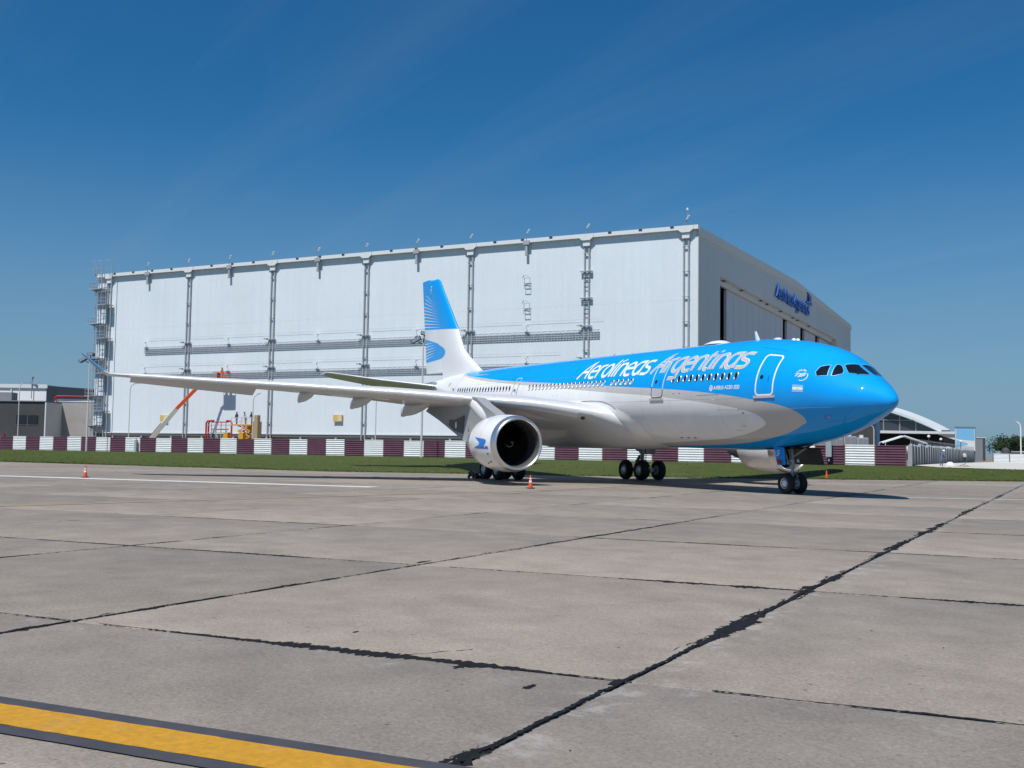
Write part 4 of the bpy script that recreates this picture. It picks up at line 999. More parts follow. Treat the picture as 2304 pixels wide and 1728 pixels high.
for s in (1, -1):
    b = MB(); b.loft([[flip(p, s) for p in wring(y)] for y in YS]); wing = b.build('wing', M_wing, air)
    for y0, y1 in ((4.3, 8.55), (10.15, 13.6), (13.65, 17.2), (17.25, 20.8), (20.85, 24.4), (24.45, 27.9)): wing_surface('slat', y0, y1, 0, .1, wing, M_slat, .035, s=s)
    wing_surface('aileron', 20.3, 27.6, .745, 1, wing, M_wing, drop=21, s=s)
    wing_surface('flap', 3.6, 9.1, .74, 1, wing, M_wing, s=s); wing_surface('flap', 9.25, 20.1, .74, 1, wing, M_wing, s=s)
    # winglet
    rg_ = []
    for f, (x, y, z, c, t) in enumerate([(35.75, 28.7, 5.65, 2.72, .095), (36.05, 29.0, 5.68, 2.5, .085), (36.5, 29.3, 5.88, 2.25, .08), (38.0, 30.42, 6.95, 1.35, .075), (38.4, 30.5, 7.05, .8, .06)]):
        nx = [0, .25, .6, .66, .66][f]; P = []
        for u in reversed(US): P.append((x+u*c, y-naca(u, t)*c*nx, z+naca(u, t)*c*(1-nx)))
        for u in US[1:]: P.append((x+u*c, y+naca(u, t)*c*nx, z-naca(u, t)*c*(1-nx)))
        rg_.append([flip(p, s) for p in P])
    b = MB(); b.loft(rg_[:3]); b.build('winglet_root', M_slat, wing)
    b = MB(); b.loft(rg_[2:]); b.build('winglet', M_skyb if False else M_blue, wing)
    # flap track fairings
    for yf, sc_ in ((5.6, 1.1), (10.9, .95), (14.1, .85), (17.35, .78)):
        b = MB(); le, te, z, inc, t = wpar(yf); c = te-le; rr = []
        for u, hw_, dp in ((.42, .04, .04), (.50, .17, .26), (.62, .25, .52), (.78, .28, .72), (.92, .27, .82), (1.02, .22, .80), (1.10, .16, .70), (1.15, .05, .56)):
            top = wpt(yf, min(u, .98), -1).z + .12 - (max(u-1, 0))*c*.25; x = le+u*c; bot = top-.1-dp*sc_*.95
            rr.append([(x, s*(yf+hw_*sc_*math.cos(a)), (top+bot)/2+(top-bot)/2*math.sin(a)) for a in [2*math.pi*k/14 for k in range(14)]])
        b.loft(rr); b.build('flap_fairing', M_wing, wing)
    # vent at the slat root
    b = MB(); p = wpt(3.7, .02, -1); b.lathe([(-.12, .05), (0, .14), (.12, .14), (.25, .05)], (p.x+.25, s*(p.y+.25), p.z+.02), 'x', 12); b.build('landing_light', M_dark, wing)
    # ---- engine
    EY, EZ = 9.37*s, 1.97; O = (0, EY, EZ)
    b = MB(); b.lathe([(18.44, 1.535), (18.9, 1.575), (19.6, 1.595), (20.3, 1.58), (21.0, 1.51), (21.5, 1.43), (21.72, 1.385), (21.72, 1.33), (21.3, 1.30)], O, 'x', 72); eng = b.build('engine_cowl', M_white, air)
    b = MB(); b.lathe([(18.44, 1.537), (18.25, 1.505), (18.1, 1.465), (18.02, 1.42), (18.0, 1.375), (18.03, 1.325), (18.12, 1.285), (18.3, 1.255), (18.5, 1.245)], O, 'x', 72); b.build('inlet_lip', M_alu, eng)
    b = MB(); b.lathe([(18.5, 1.245), (19.0, 1.235), (19.55, 1.23)], O, 'x', 64); b.build('inlet_duct', mat('duct_grey', (.05, .05, .052), .5), eng)
    b = MB(); b.lathe([(19.75, .01), (19.75, 1.24)], O, 'x', 48); b.build('fan_backing', M_black, eng)
    b = MB()
    for k in range(34):
        a = 2*math.pi*k/34; rows_ = []
        for r_, tw in ((.36, .25), (.8, .7), (1.21, 1.05)):
            dxx, dt = .22*math.cos(tw), .12*math.sin(tw)/max(r_, .3)*1.2
            rows_.append([(19.42-dxx, r_*math.cos(a-dt)+EY, r_*math.sin(a-dt)+EZ), (19.42+dxx, r_*math.cos(a+dt)+EY, r_*math.sin(a+dt)+EZ)])
        ids = [b.addv(*q) for q in rows_]
        for i0, i1 in zip(ids, ids[1:]): b.face((i0, i0+1, i1+1, i1))
    b.build('fan', mat('fan_titanium', (.010, .010, .011), .55, metal=.3), eng, recalc=False)
    b = MB(); b.lathe([(19.02, .005), (19.08, .10), (19.25, .24), (19.45, .36)], O, 'x', 24); sp_ = b.build('spinner', M_black, eng)
    b = MB(); q = [(19.03+.13*k/10, (.05+.19*k/10)*math.cos(.5*k+.9), (.05+.19*k/10)*math.sin(.5*k+.9)) for k in range(11)]
    b.tube([(x-.03, y+EY, z+EZ) for x, y, z in q], .010, 5); b.build('spinner_spiral', M_grey, sp_)
    b = MB(); b.lathe([(21.0, 1.05), (21.9, 1.0), (23.0, .82), (23.9, .62), (23.9, .55), (23.2, .5)], O, 'x', 40); b.build('core_nozzle', M_alud, eng)
    b = MB(); b.lathe([(23.0, .42), (23.9, .36), (24.8, .05)], O, 'x', 24); b.build('exhaust_plug', M_dark, eng)
    b = MB()
    rb_ = ribbon([(20.2 - 0*1, 0), (20.2, .01)], .01)
    for x in (19.72,): b.lathe([(x, 1.598), (x+.018, 1.598)], O, 'x', 60)
    b.build('cowl_seam', M_grey, eng)
    ol = [(20.1, 3.42), (20.9, 3.72), (22.2, 4.12), (23.3, 4.55), (24.6, 4.75), (27.5, 4.5), (31.2, 4.05), (31.6, 3.85), (30.6, 3.6), (29.2, 3.25), (27.5, 2.75), (26, 2.3), (24.6, 1.92), (23.3, 1.95), (22.0, 2.3), (21.0, 2.9)]
    b = MB(); n_ = len(ol); lay = [(-.30, .92), (-.33, 1), (.33, 1), (.30, .92)]; cx_, cz_ = 25.6, 3.4
    ids = [b.addv(*[(cx_+(x-cx_)*k, EY+yy, cz_+(z-cz_)*k) for x, z in ol]) for yy, k in lay]
    for i0, i1 in zip(ids, ids[1:]):
        for k in range(n_): b.face((i0+k, i0+(k+1) % n_, i1+(k+1) % n_, i1+k))
    b.face([ids[0]+k for k in range(n_)]); b.face([ids[-1]+k for k in reversed(range(n_))])
    pyl = b.build('pylon', M_pylon, eng)
    rr = []
    for x, hw_, zb, zt in ((21.1, .06, 3.20, 3.40), (21.3, .22, 3.0, 3.62), (21.8, .30, 2.95, 3.86), (22.5, .36, 3.1, 4.16), (23.3, .38, 3.4, 4.50), (24.3, .36, 3.9, 4.75), (25.4, .25, 4.3, 4.80)):
        rr.append([(x, EY+hw_*math.copysign(abs(math.cos(a))**.7, math.cos(a)), (zb+zt)/2+(zt-zb)/2*math.sin(a)) for a in [2*math.pi*k/20 for k in range(20)]])
    b = MB(); b.loft(rr); b.build('pylon_fairing', M_white, eng)
    b = MB(); ys_ = EY+s*.336; P = [(25.0, 3.55), (26.6, 3.25), (27.4, 3.3), (27.5, 2.95), (26.6, 2.62), (25.2, 2.45)]
    b.poly([(x, ys_, z) for x, z in P]); b.poly([(x, EY-s*.336, z) for x, z in P]); b.build('dark_heat_panel', M_dpanel, pyl)
    for (x, z, rx, rz) in ((26.3, 2.95, .12, .22), (24.4, 2.75, .10, .12)): b = MB(); b.poly([(x+rx*math.cos(R(a)), EY+s*.342, z+rz*math.sin(R(a))) for a in range(0, 360, 24)]); b.build('drain_cover', M_alu, pyl)
    # condor-like bird emblem on the cowl side
    prof_ = lambda x: float(np.interp(x, [18.44, 18.9, 19.6, 20.3, 21.0], [1.535, 1.575, 1.595, 1.58, 1.51]))
    for side in (s,):
        bm = bmesh.new(); vs = [bm.verts.new((x, a*.0275, 0)) for x, a in BIRD]; f = bm.faces.new(vs); f.normal_update(); bmesh.ops.triangulate(bm, faces=[f], ngon_method='EAR_CLIP')
        for _ in range(3): bmesh.ops.subdivide_edges(bm, edges=[e for e in bm.edges if e.calc_length() > .12], cuts=1); bmesh.ops.triangulate(bm, faces=bm.faces)
        for v in bm.verts:
            r_ = prof_(v.co.x)+.008; a = R(v.co.y/.0275); v.co = (v.co.x, EY+side*r_*math.cos(a), EZ+r_*math.sin(a))
        for f in bm.faces: f.smooth = True
        me = bpy.data.meshes.new('bird_emblem'); bm.to_mesh(me); bm.free(); me.materials.append(M_dblue); link('bird_emblem', me, eng)
    b = MB()
    for (x, a) in ((18.85, -22), (18.95, -40), (19.4, -44)):
        p = Vector((x, EY+s*1.60*math.cos(R(a)), EZ+1.60*math.sin(R(a)))); b.box(p-Vector((.05, .02, .04)), p+Vector((.05, .02, .04)))
    b.build('cowl_latch', M_line, eng)
# root fillet / belly fairing
def fair(x, ph):
    """offset of the belly fairing over the fuselage"""
    e = float(np.interp(x, [16.7, 18.0, 20, 23, 32, 35.5, 38.0], [0, .10, .20, .26, .28, .18, 0])); ph_hi = float(np.interp(x, [16.7, 18, 20, 24, 31, 36, 38], [-38, -20, -8, -2, -2, -14, -45]))
    k = min(1, max(0, (ph_hi-ph)/10)); return e*k
b = MB(); rr = []
for x in np.linspace(16.75, 37.9, 56):
    r_ = []
    for ph in np.linspace(4, -184, 66):
        a = ph if ph > -90 else -180-ph; r_.append(fpt(x, ph, .001+fair(x, a)) if fair(x, a) > 1e-4 else fpt(x, ph, -.01))
    rr.append(r_)
b.loft(rr, closed=False, cap0=False, cap1=False); b.build('belly_fairing', M_white, air)
line_on('fairing_seam', [(17.45, -31.5), (17.2, -45), (17.0, -60), (16.85, -77)], .045, M_line, air, .012)
line_on('fairing_seam', [(17.5, -31), (18.3, -22.5), (19.4, -9.5), (20.4, -4.6), (21.6, -3.8), (25.5, -3.9)], .03, M_line, air, .02)
b = MB(); q = [wpt(y, u, -1) for y, u in ((2.5, .02), (2.95, .03))]
FL = [(18.95, -33), (19.8, -36), (21, -40.5), (22.6, -46.5), (24.2, -51), (25.6, -52.5), (27.2, -51.5), (29, -49)]
b = MB(); P = dense([(x, ph*.0492) for x, ph in FL], .12); pv_ = None
for a, c in ribbon(P, .035):
    cur = tuple(fpt(p.x, p.y/.0492, fair(p.x, p.y/.0492)+.012) for p in (a, c))
    if pv_: b.poly([pv_[0], pv_[1], cur[1], cur[0]])
    pv_ = cur
b.build('fairing_seam', M_line, air, recalc=False)
M_seam = mat('skin_seam', (.20, .26, .32), .5)
for x in (9.0, 13.3, 16.1, 19.9, 22.0, 26.4, 31.6, 36.2, 40.1): line_on('panel_seam', [(x, p) for p in range(-58 if x < 17 else -4, 176, 6)], .007, M_dblue if x < 10 else M_seam, fus, .0025)
for z_ in (6.15, 4.45): line_on('panel_seam', [(x, phi_of_z(x, z_)) for x in np.linspace(7, 40, 30)], .007, M_seam, fus, .0025)
# ---- fin
FZ = [(6.6, 43.5), (7.4, 44.2), (7.62, 44.79), (8.0, 45.7), (8.4, 46.48), (8.77, 47.25), (9.51, 48.55), (10.3, 49.25), (11.31, 49.97), (13.0, 51.6), (15.0, 53.55), (15.95, 54.45), (16.19, 54.85), (16.27, 55.3)]
fle = lambda z: float(np.interp(z, [a for a, _ in FZ], [x for _, x in FZ])); fte = lambda z: 56.85+(z-7.71)*(58.75-56.85)/(16.39-7.71); fhg = lambda z: 52.79+(z-7.71)*(56.88-52.79)/(16.24-7.71)
def fth(x, z):
    le, te = fle(z), fte(z); c = te-le; le2 = max(le, te-c); u = min(1, max(0, (x-le)/c)); return naca(u, .095)*min(c, 8.2) + .008
def fin_mat():
    m = bpy.data.materials.new('fin_paint'); m.use_nodes = True; n, l = m.node_tree.nodes, m.node_tree.links; b = n['Principled BSDF']; b.inputs['Roughness'].default_value = .3; b.inputs['Coat Weight'].default_value = .5
    t = n.new('ShaderNodeTexCoord'); s = n.new('ShaderNodeSeparateXYZ'); l.new(t.outputs['Object'], s.inputs[0])
    def M2(op, a, c=None):
        x = n.new('ShaderNodeMath'); x.operation = op
        for k, v in enumerate((a, c)):
            if v is None: continue
            if isinstance(v, (int, float)): x.inputs[k].default_value = v
            else: l.new(v, x.inputs[k])
        return x.outputs[0]
    X, Z = s.outputs[0], s.outputs[2]
    top = M2('GREATER_THAN', Z, M2('ADD', M2('MULTIPLY', X, .062), 8.22))
    def curve(pts):
        u = M2('DIVIDE', M2('SQRT', M2('MAXIMUM', M2('SUBTRACT', X, 51.95), 0)), 2.7); c = n.new('ShaderNodeFloatCurve'); l.new(u, c.inputs['Value']); cv = c.mapping.curves[0]
        P = [(math.sqrt(max(x-51.95, 0))/2.7, (z-8)/4) for x, z in pts]; cv.points[0].location = P[0]; cv.points[1].location = P[-1]
        for p in P[1:-1]: cv.points.new(*p)
        c.mapping.update(); return M2('ADD', M2('MULTIPLY', c.outputs[0], 4), 8)
    bl = M2('MULTIPLY', M2('MULTIPLY', M2('LESS_THAN', Z, curve([(51.95, 9.46), (52.1, 9.68), (52.5, 9.87), (53.2, 10.07), (54.03, 10.33), (55.5, 10.6), (57.6, 10.95), (59.2, 11.2)])), M2('GREATER_THAN', Z, curve([(51.95, 9.42), (52.1, 9.2), (52.5, 9.03), (53.2, 8.9), (54.2, 8.84), (57.04, 8.73), (59.2, 8.65)]))), M2('GREATER_THAN', X, 51.95))
    k = M2('MAXIMUM', top, bl); mx = n.new('ShaderNodeMixRGB'); l.new(k, mx.inputs[0]); mx.inputs[1].default_value = (*WHITEP, 1); mx.inputs[2].default_value = (*BLUE, 1); l.new(mx.outputs[0], b.inputs['Base Color'])
    return m
M_fin = fin_mat(); zs = [6.7, 7.1, 7.4, 7.62, 7.8, 8.0, 8.2, 8.4, 8.77, 9.1, 9.51, 9.9, 10.3, 11.31, 12.2, 13, 14, 15, 15.95, 16.12, 16.22]
b = MB(); rr = []
for z in zs:
    le, h = fle(z), fhg(max(z, 7.3)); us = [(k/14)**1.6 for k in range(15)]; xs_ = [le+(h-le)*u for u in us]
    tp = .35 if z > 16.2 else (.75 if z > 16.1 else 1)
    rr.append([(x, fth(x, z)*tp, z) for x in reversed(xs_)] + [(x, -fth(x, z)*tp, z) for x in xs_[1:]])
b.loft(rr); fin = b.build('tail_fin', M_fin, air)
b = MB(); rr = []; RA = R(2.5)
def rud(x, y, z): h = fhg(z); return (h+(x-h)*math.cos(RA)-y*math.sin(RA)*0, y + (x-h)*math.sin(RA), z)
for z in np.linspace(7.73, 16.33, 18):
    h, te = fhg(z)+.03, fte(z); xs_ = [h+(te-h)*k/6 for k in range(7)]
    rr.append([rud(x, fth(x, min(z, 16.1))+.001, z) for x in reversed(xs_)] + [rud(x, -fth(x, min(z, 16.1))-.001, z) for x in xs_])
b.loft(rr); rudder = b.build('rudder', M_fin, air)
def fin_stripe(p0, p1, w0, m, par):
    """slender ray from the trailing edge (p0) tapering to a point (p1)"""
    b = MB(); N = 40; prev = None; hN = None
    for k in range(N+1):
        f = k/N; x = p0[0]+(p1[0]-p0[0])*f; z = p0[1]+(p1[1]-p0[1])*f; w = w0*(1-f)**.8/2
        on_r = x > fhg(z)+.04; 
        pts = []
        for zz in (z+w, z-w):
            y = fth(x, zz)+.01; pts.append(rud(x, y, zz) if on_r else (x, y, zz))
        if prev and prev[0] == on_r: b.poly([prev[1], prev[2], pts[1], pts[0]])
        prev = (on_r, pts[0], pts[1])
    return b.build('livery_ray', m, par, recalc=False)
for k in range(10):
    z0 = 12.05+.30*k; x0 = fte(z0)-.05; x1 = 53.1+.23*k + (.6 if k == 10 else 0); z1 = z0 - .36 - .05*k
    if k > 6: x0 -= .3*(k-6)
    fin_stripe((x0, z0+.02*k), (x1, z1), .10-.003*k, M_tw, rudder)
for k in range(6):
    z0 = 10.45-.28*k; fin_stripe((fte(z0)-.05, z0), (55.0-.42*math.sin(k*.62)*1.2-.2, z0+.02+.05*k), .085, M_tw, rudder)
for k in range(5): z0 = 11.6-.17*k; fin_stripe((fte(z0)-.05, z0), (56.3+.1*k, z0), .04, mat('ray_pale_gold', (.70, .62, .42), .5), rudder)
b = MB()
for st_ in glyph('F')[0]:
    rb = ribbon(st_, .2)
    for (a, c1), (a2, c2) in zip(rb, rb[1:]): b.poly([(56.25-.35*p.x, fth(56.0, 15.2+.7*p.y)+.012, 15.0+.62*p.y) for p in (a, c1, c2, a2)])
b.build('tail_letter', M_tw, fin, recalc=False)
# ---- tailplane
HS_ = [(.4, 49.9, 55.2, 6.25), (1.5, 50.63, 55.4, 6.37), (5.48, 53.6, 57.1, 6.86), (9.2, 56.3, 58.55, 7.42), (9.6, 56.85, 58.65, 7.48)]
HAq = np.array(HS_)
for s in (1, -1):
    b = MB(); rr = []
    for y in (.4, 1.5, 3.5, 5.48, 7.4, 9.2, 9.6):
        le, te, z = [float(np.interp(y, HAq[:, 0], HAq[:, k])) for k in (1, 2, 3)]; c = te-le; inc = .085
        f = lambda u, sd: (le+u*c, s*y, z - u*c*inc + sd*naca(u, .10)*c)
        rr.append([f(u, 1) for u in reversed(US)] + [f(u, -1) for u in US[1:]])
    b.loft(rr); hs_ = b.build('tailplane', M_wing, air)
    b = MB(); rr = []
    for y in (1.8, 5, 9.0):
        le, te, z = [float(np.interp(y, HAq[:, 0], HAq[:, k])) for k in (1, 2, 3)]; c = te-le; inc = .085
        def f(u, sd): 
            x, zz = le+u*c, z-u*c*inc+sd*(naca(u, .10)*c+.006); hx, hz = le+.7*c, z-.7*c*inc; a = R(5); return (hx+(x-hx)*math.cos(a), s*y, hz+(zz-hz)-(x-hx)*math.sin(a))
        rr.append([f(u, 1) for u in (1, .9, .8, .7)] + [f(u, -1) for u in (.7, .8, .9, 1)])
    b.loft(rr); b.build('elevator', M_wing, hs_)
    b = MB(); b.loft([[(x, s*(y0+.02), AX+1.6+dz) for x, dz in ((49.8, -.45), (51.5, .42), (54.5, .30), (55.6, -.3), (54, -.75), (51, -.85))] for y0 in (1.25, 1.72)]); b.build('tailplane_seal', M_alud, air)
b = MB(); b.lathe([(57.2, .3), (57.55, .27), (57.55, .2), (57.3, .18)], (0, 0, AX+1.5), 'x', 20, cap1=True); b.build('exhaust_cone', M_alud, air)

# ---- undercarriage (given in world metres on the ground, converted to the airframe)
def wheel(x, y, r, w, m_rim=M_rim):
    b = MB(); hw_ = w/2
    b.lathe([(-hw_*.55, r*.52), (-hw_*.95, r*.62), (-hw_, r*.78), (-hw_*.85, r*.92), (-hw_*.5, r), (hw_*.5, r), (hw_*.85, r*.92), (hw_, r*.78), (hw_*.95, r*.62), (hw_*.55, r*.52)], (0, 0, 0), 'y', 40)
    for g_ in (-.25, 0, .25): pass
    p = w2l((x, y, r)); t = b.build('wheel', M_rub, air, loc=p)
    b = MB(); b.lathe([(-hw_*.6, r*.53), (-hw_*.45, r*.36), (-hw_*.75, r*.30), (-hw_*.75, .0)], (0, 0, 0), 'y', 28); b.lathe([(hw_*.6, r*.53), (hw_*.85, r*.50), (hw_*.45, r*.38), (hw_*.72, r*.30), (hw_*.78, r*.16), (hw_*.78, 0)], (0, 0, 0), 'y', 28); b.build('rim', m_rim, t)
    b = MB()
    for k in range(9):
        a = 2*math.pi*k/9; c = Vector((r*.40*math.cos(a), hw_*.52, r*.40*math.sin(a))); b.box(c-Vector((.035, .03, .035)), c+Vector((.035, .03, .035)))
    b.build('hub_bolts', M_dark, t)
    return t
def P_(x, y, z): return w2l((x, y, z))
M_nrim = mat('nose_rim', (.72, .74, .76), .35, metal=.1)
for y in (.38, -.38): wheel(6.67, y, .50, .37, M_nrim)
b = MB(); b.tube([P_(6.67, 0, .5), P_(6.67, 0, 1.35)], .075, 12); b.tube([P_(6.67, 0, 1.2), P_(6.72, 0, 2.5)], .125, 14); b.tube([P_(6.67, -.32, .5), P_(6.67, .32, .5)], .06, 8)
b.tube([P_(6.7, .0, 1.75), P_(5.2, .0, 2.45)], .06, 8); b.tube([P_(6.75, .22, 1.5), P_(6.75, -.22, 1.5)], .09, 10)
for s in (.22, -.22): b.tube([P_(6.7, s, 1.5), P_(6.95, s*1.5, 2.3)], .05, 8)
b.bar(P_(6.55, 0, 1.05), P_(6.25, 0, .85), .10, .05); b.bar(P_(6.25, 0, .85), P_(6.55, 0, .62), .10, .05)
b.tube([P_(6.4, .1, 1.3), P_(6.35, .2, 1.6), P_(6.5, .1, 2.2)], .025, 6)
strut = b.build('nose_gear_leg', M_strut, air)
b = MB()
for y in (.17, -.17): b.lathe([(-.06, .02), (-.05, .09), (.06, .07)], P_(6.48, y, 1.62), 'x', 12)
b.build('taxi_light', M_alu, strut)
def plate(name, pts, t, m, par=air):
    b = MB(); c = [Vector(p) for p in pts]; nr = (c[1]-c[0]).cross(c[2]-c[0]).normalized()*t; i = b.addv(*c); j = b.addv(*[p+nr for p in c]); n_ = len(c); b.face(range(i, i+n_)); b.face(reversed(range(j, j+n_)))
    for k in range(n_): b.face((i+k, j+k, j+(k+1) % n_, i+(k+1) % n_))
    return b.build(name, m, par)
gd = plate('gear_door', [P_(7.35, .62, 2.28), P_(6.55, .62, 2.24), P_(6.15, .86, 1.42), P_(6.75, .86, 1.40)], .03, M_blue)
plate('gear_door', [P_(7.9, -.62, 2.28), P_(5.4, -.62, 2.2), P_(5.5, -.95, 1.42), P_(7.8, -.95, 1.42)], .03, M_dark)
plate('wheel_well', [P_(8.2, .55, 2.17), P_(5.0, .55, 2.24), P_(5.0, -.55, 2.24), P_(8.2, -.55, 2.17)], -.02, M_black)
A0, A1, A2, A3 = [Vector(p) for p in (P_(7.35, .64, 2.28), P_(6.55, .64, 2.24), P_(6.15, .885, 1.42), P_(6.75, .885, 1.40))]
def dpt(u, v): return (A0.lerp(A1, u)).lerp(A3.lerp(A2, u), v) + Vector((-.012, .03, .01))
b = MB(); x = 0
for c in 'UF':
    for s in glyph(c)[0]:
        rb = ribbon(s, .2)
        for (a, c1), (a2, c2) in zip(rb, rb[1:]): b.poly([dpt(.12+(x+p.x)*.30, .52-p.y*.30) for p in (a, c1, c2, a2)])
    x += 1.0
b.build('door_lettering', M_tw, gd, recalc=False)
b = MB(); b.poly([dpt(.10, .70), dpt(.62, .70), dpt(.62, .97), dpt(.10, .97)]); b.build('door_red_mark', M_red, gd, recalc=False)
for s in (1, -1):
    Y = 5.34*s
    for x in (27.86, 29.84):
        for dy in (.70, -.70): wheel(x, Y+dy, .68, .50)
    b = MB(); b.tube([P_(27.6, Y, .70), P_(30.1, Y, .70)], .16, 12)
    for x in (27.86, 29.84): b.tube([P_(x, Y-.85, .68), P_(x, Y+.85, .68)], .10, 10)
    b.tube([P_(28.85, Y, .75), P_(28.8, Y, 2.1)], .15, 14); b.tube([P_(28.8, Y, 1.8), P_(28.7, Y+.15*s, 4.0)], .23, 16)
    b.tube([P_(28.8, Y, 1.9), P_(28.6, 2.9*s, 3.1)], .11, 10); b.tube([P_(28.7, Y, 2.2), P_(26.9, Y-.3*s, 3.7)], .09, 10)
    b.bar(P_(29.05, Y, 1.7), P_(29.55, Y, 1.25), .22, .09); b.bar(P_(29.55, Y, 1.25), P_(29.1, Y, .85), .22, .09)
    for dy in (.12, -.12): b.tube([P_(28.6, Y+dy, 1.0), P_(28.5, Y+dy, 1.9), P_(28.6, Y+dy, 2.6)], .03, 6)
    b.build('main_gear_leg', M_strut, air)
    plate('gear_door', [P_(27.7, Y+.48*s, 3.9), P_(29.9, Y+.48*s, 3.9), P_(29.7, Y+.55*s, 1.75), P_(28.0, Y+.55*s, 1.75)], .04, M_wing)

# ------------------------------------------------------------------ cones, chocks
def cone_meshes(h, bands):
    b = MB(); b.box((-.17, -.17, 0), (.17, .17, .035)); base = b.mesh('cone_base', M_rub)
    r = lambda z: .125-(.125-.028)*z/h
    zs = [.035] + sorted([z for q in bands for z in q]) + [h]; b = MB(); n_ = 20
    for z0, z1 in zip(zs, zs[1:]):
        b.cur = 1 if any(abs(q[0]-z0) < 1e-6 for q in bands) else 0
        b.lathe([(z0, r(z0)), (z1, r(z1))], (0, 0, 0), 'z', n_)
    b.cur = 0; b.lathe([(h, r(h)), (h+.004, .005)], (0, 0, 0), 'z', n_)
    return base, b.mesh('cone_body', [M_orange, M_fw])
cb, cm = cone_meshes(.68, [(.30, .40), (.46, .53)]); cb2, cm2 = cone_meshes(.68, [])
for (x, y, lab, me) in [(14.2, 10.5, 'orange traffic cone with white bands in front of the engine near the camera', cm), (31.85, 30.45, 'orange traffic cone on the open apron below the blue winglet, far from the airliner body', cm), (32.5, -25.0, 'plain orange cone at the grass edge to the right of the nose wheel', cm2), (33.4, -22.9, 'plain orange cone half hidden behind the nose wheel', cm2)]:
    t = thing('traffic_cone', lab, 'traffic cone', (x, y, 0), random.uniform(0, 1), 'traffic cones around the airliner'); link('base', cb, t); link('cone', me, t)
def chock(x, y, rz, lab):
    t = thing('wheel_chock', lab, 'wheel chock', (x, y, 0), rz, 'chocks at the main wheels'); b = MB()
    b.prism([(-.18, 0), (.18, 0), (.06, .24), (-.06, .24)], -.35, .35, lambda u, v, w: (u, w, v)); b.build('wedge', M_rub, t)
    b = MB(); b.tube([(-.05, .35, .2), (-.1, .5, .05), (-.3, .6, .03)], .018, 5); b.build('rope', M_gold, t)
chock(30.72, 6.05, 0, 'black wheel chock behind the rear outer wheel under the near engine'); chock(30.72, 4.65, 0, 'black wheel chock behind the rear inner wheel under the near wing')
# dark ground-power cart by the near main wheels
t = thing('ground_cart', 'small black ground cart with tow bar behind the near main wheels', 'ground cart', (31.2, 6.35, 0), .3); t.scale = (.62, .62, .62); b = MB()
b.prism([(-.55, .2), (.5, .2), (.55, .62), (.1, .9), (-.25, .75), (-.55, .55)], -.3, .3, lambda u, v, w: (u, w, v)); b.build('body', M_dark, t)
for sx in (-.38, .38):
    for sy in (-.34, .34): b = MB(); b.lathe([(-.05, .02), (-.05, .17), (.05, .17), (.05, .02)], (sx, sy, .17), 'y', 14); b.build('wheel', M_rub, t)
b = MB(); b.tube([(-.55, 0, .3), (-1.3, 0, .55)], .03, 6); b.build('tow_bar', M_strut, t)
b = MB(); b.poly([(30.3, 6.42, 1.05), (30.36, 6.42, 1.62), (30.16, 6.44, 1.70), (30.08, 6.45, 1.38), (30.16, 6.43, 1.05)]); b.poly([(30.3, 6.44, 1.05), (30.16, 6.45, 1.05), (30.08, 6.47, 1.38), (30.16, 6.46, 1.70), (30.36, 6.44, 1.62)])
o_ = b.build('warning_streamer', M_red); tag(o_, 'red warning streamer hanging from the near main gear beside the engine cowl', 'streamer')

# ------------------------------------------------------------------ people
def person(joints, radii, bones, colors, loc, rz, label, group=None, scale=1):
    me = bpy.data.meshes.new('person'); me.from_pydata([Vector(j)*scale for j in joints], bones, []); o = bpy.data.objects.new('tmp', me); COL.objects.link(o)
    m = o.modifiers.new('s', 'SKIN'); m.use_smooth_shade = True
    for v, r_ in zip(me.skin_vertices[0].data, radii): v.radius = (r_*scale, r_*scale)
    me.skin_vertices[0].data[0].use_root = True
    o.modifiers.new('d', 'SUBSURF').levels = 1
    dg = bpy.context.evaluated_depsgraph_get(); nm = bpy.data.meshes.new_from_object(o.evaluated_get(dg)); bpy.data.objects.remove(o)
    nm.name = 'person'; nm.materials.clear()
    for c in colors: nm.materials.append(c)
    H = max(v.co.z for v in nm.vertices)
    for p in nm.polygons:
        z = p.center.z/H; x = abs(p.center.y)
        p.material_index = 0 if z > .875 else (1 if z > .53 else (2 if z > .06 else 3))
        if .40 < z < .56 and x > .16*scale: p.material_index = 0
        p.use_smooth = True
    o = bpy.data.objects.new('person', nm); COL.objects.link(o); o.location = loc; o.rotation_euler[2] = rz; tag(o, label, 'person', group)
    return o
def pose(lean=0, armf=.1, step=.12, arm_up=0):
    L = lean
    J = [(0, 0, .95), (L*.3, 0, 1.15), (L*.8, 0, 1.38), (L, 0, 1.50), (L*1.15+.01, 0, 1.63), (L*1.2+.02, 0, 1.73),
         (L*.8, .19, 1.40), (L*.8+armf*.6, .25, 1.14), (L*.8+armf*2.0, .22, .92+arm_up), (L*.8+armf*2.3, .20, .84+arm_up*1.2),
         (L*.8, -.19, 1.40), (L*.8+armf*.3, -.25, 1.13), (L*.8+armf*1.2, -.24, .90+arm_up*.7), (L*.8+armf*1.4, -.23, .82+arm_up*.8),
         (step*.3, .10, .90), (step*.7+.03, .11, .50), (step, .11, .09), (step+.14, .12, .04), (-step*.3, -.10, .90), (-step*.5+.04, -.11, .50), (-step, -.11, .09), (-step+.14, -.12, .04)]
    Rr = [.15, .145, .165, .065, .095, .08, .075, .052, .042, .04, .075, .052, .042, .04, .10, .07, .05, .045, .10, .07, .05, .045]
    B = [(0, 1), (1, 2), (2, 3), (3, 4), (4, 5), (2, 6), (6, 7), (7, 8), (8, 9), (2, 10), (10, 11), (11, 12), (12, 13), (0, 14), (14, 15), (15, 16), (16, 17), (0, 18), (18, 19), (19, 20), (20, 21)]
    return J, Rr, B
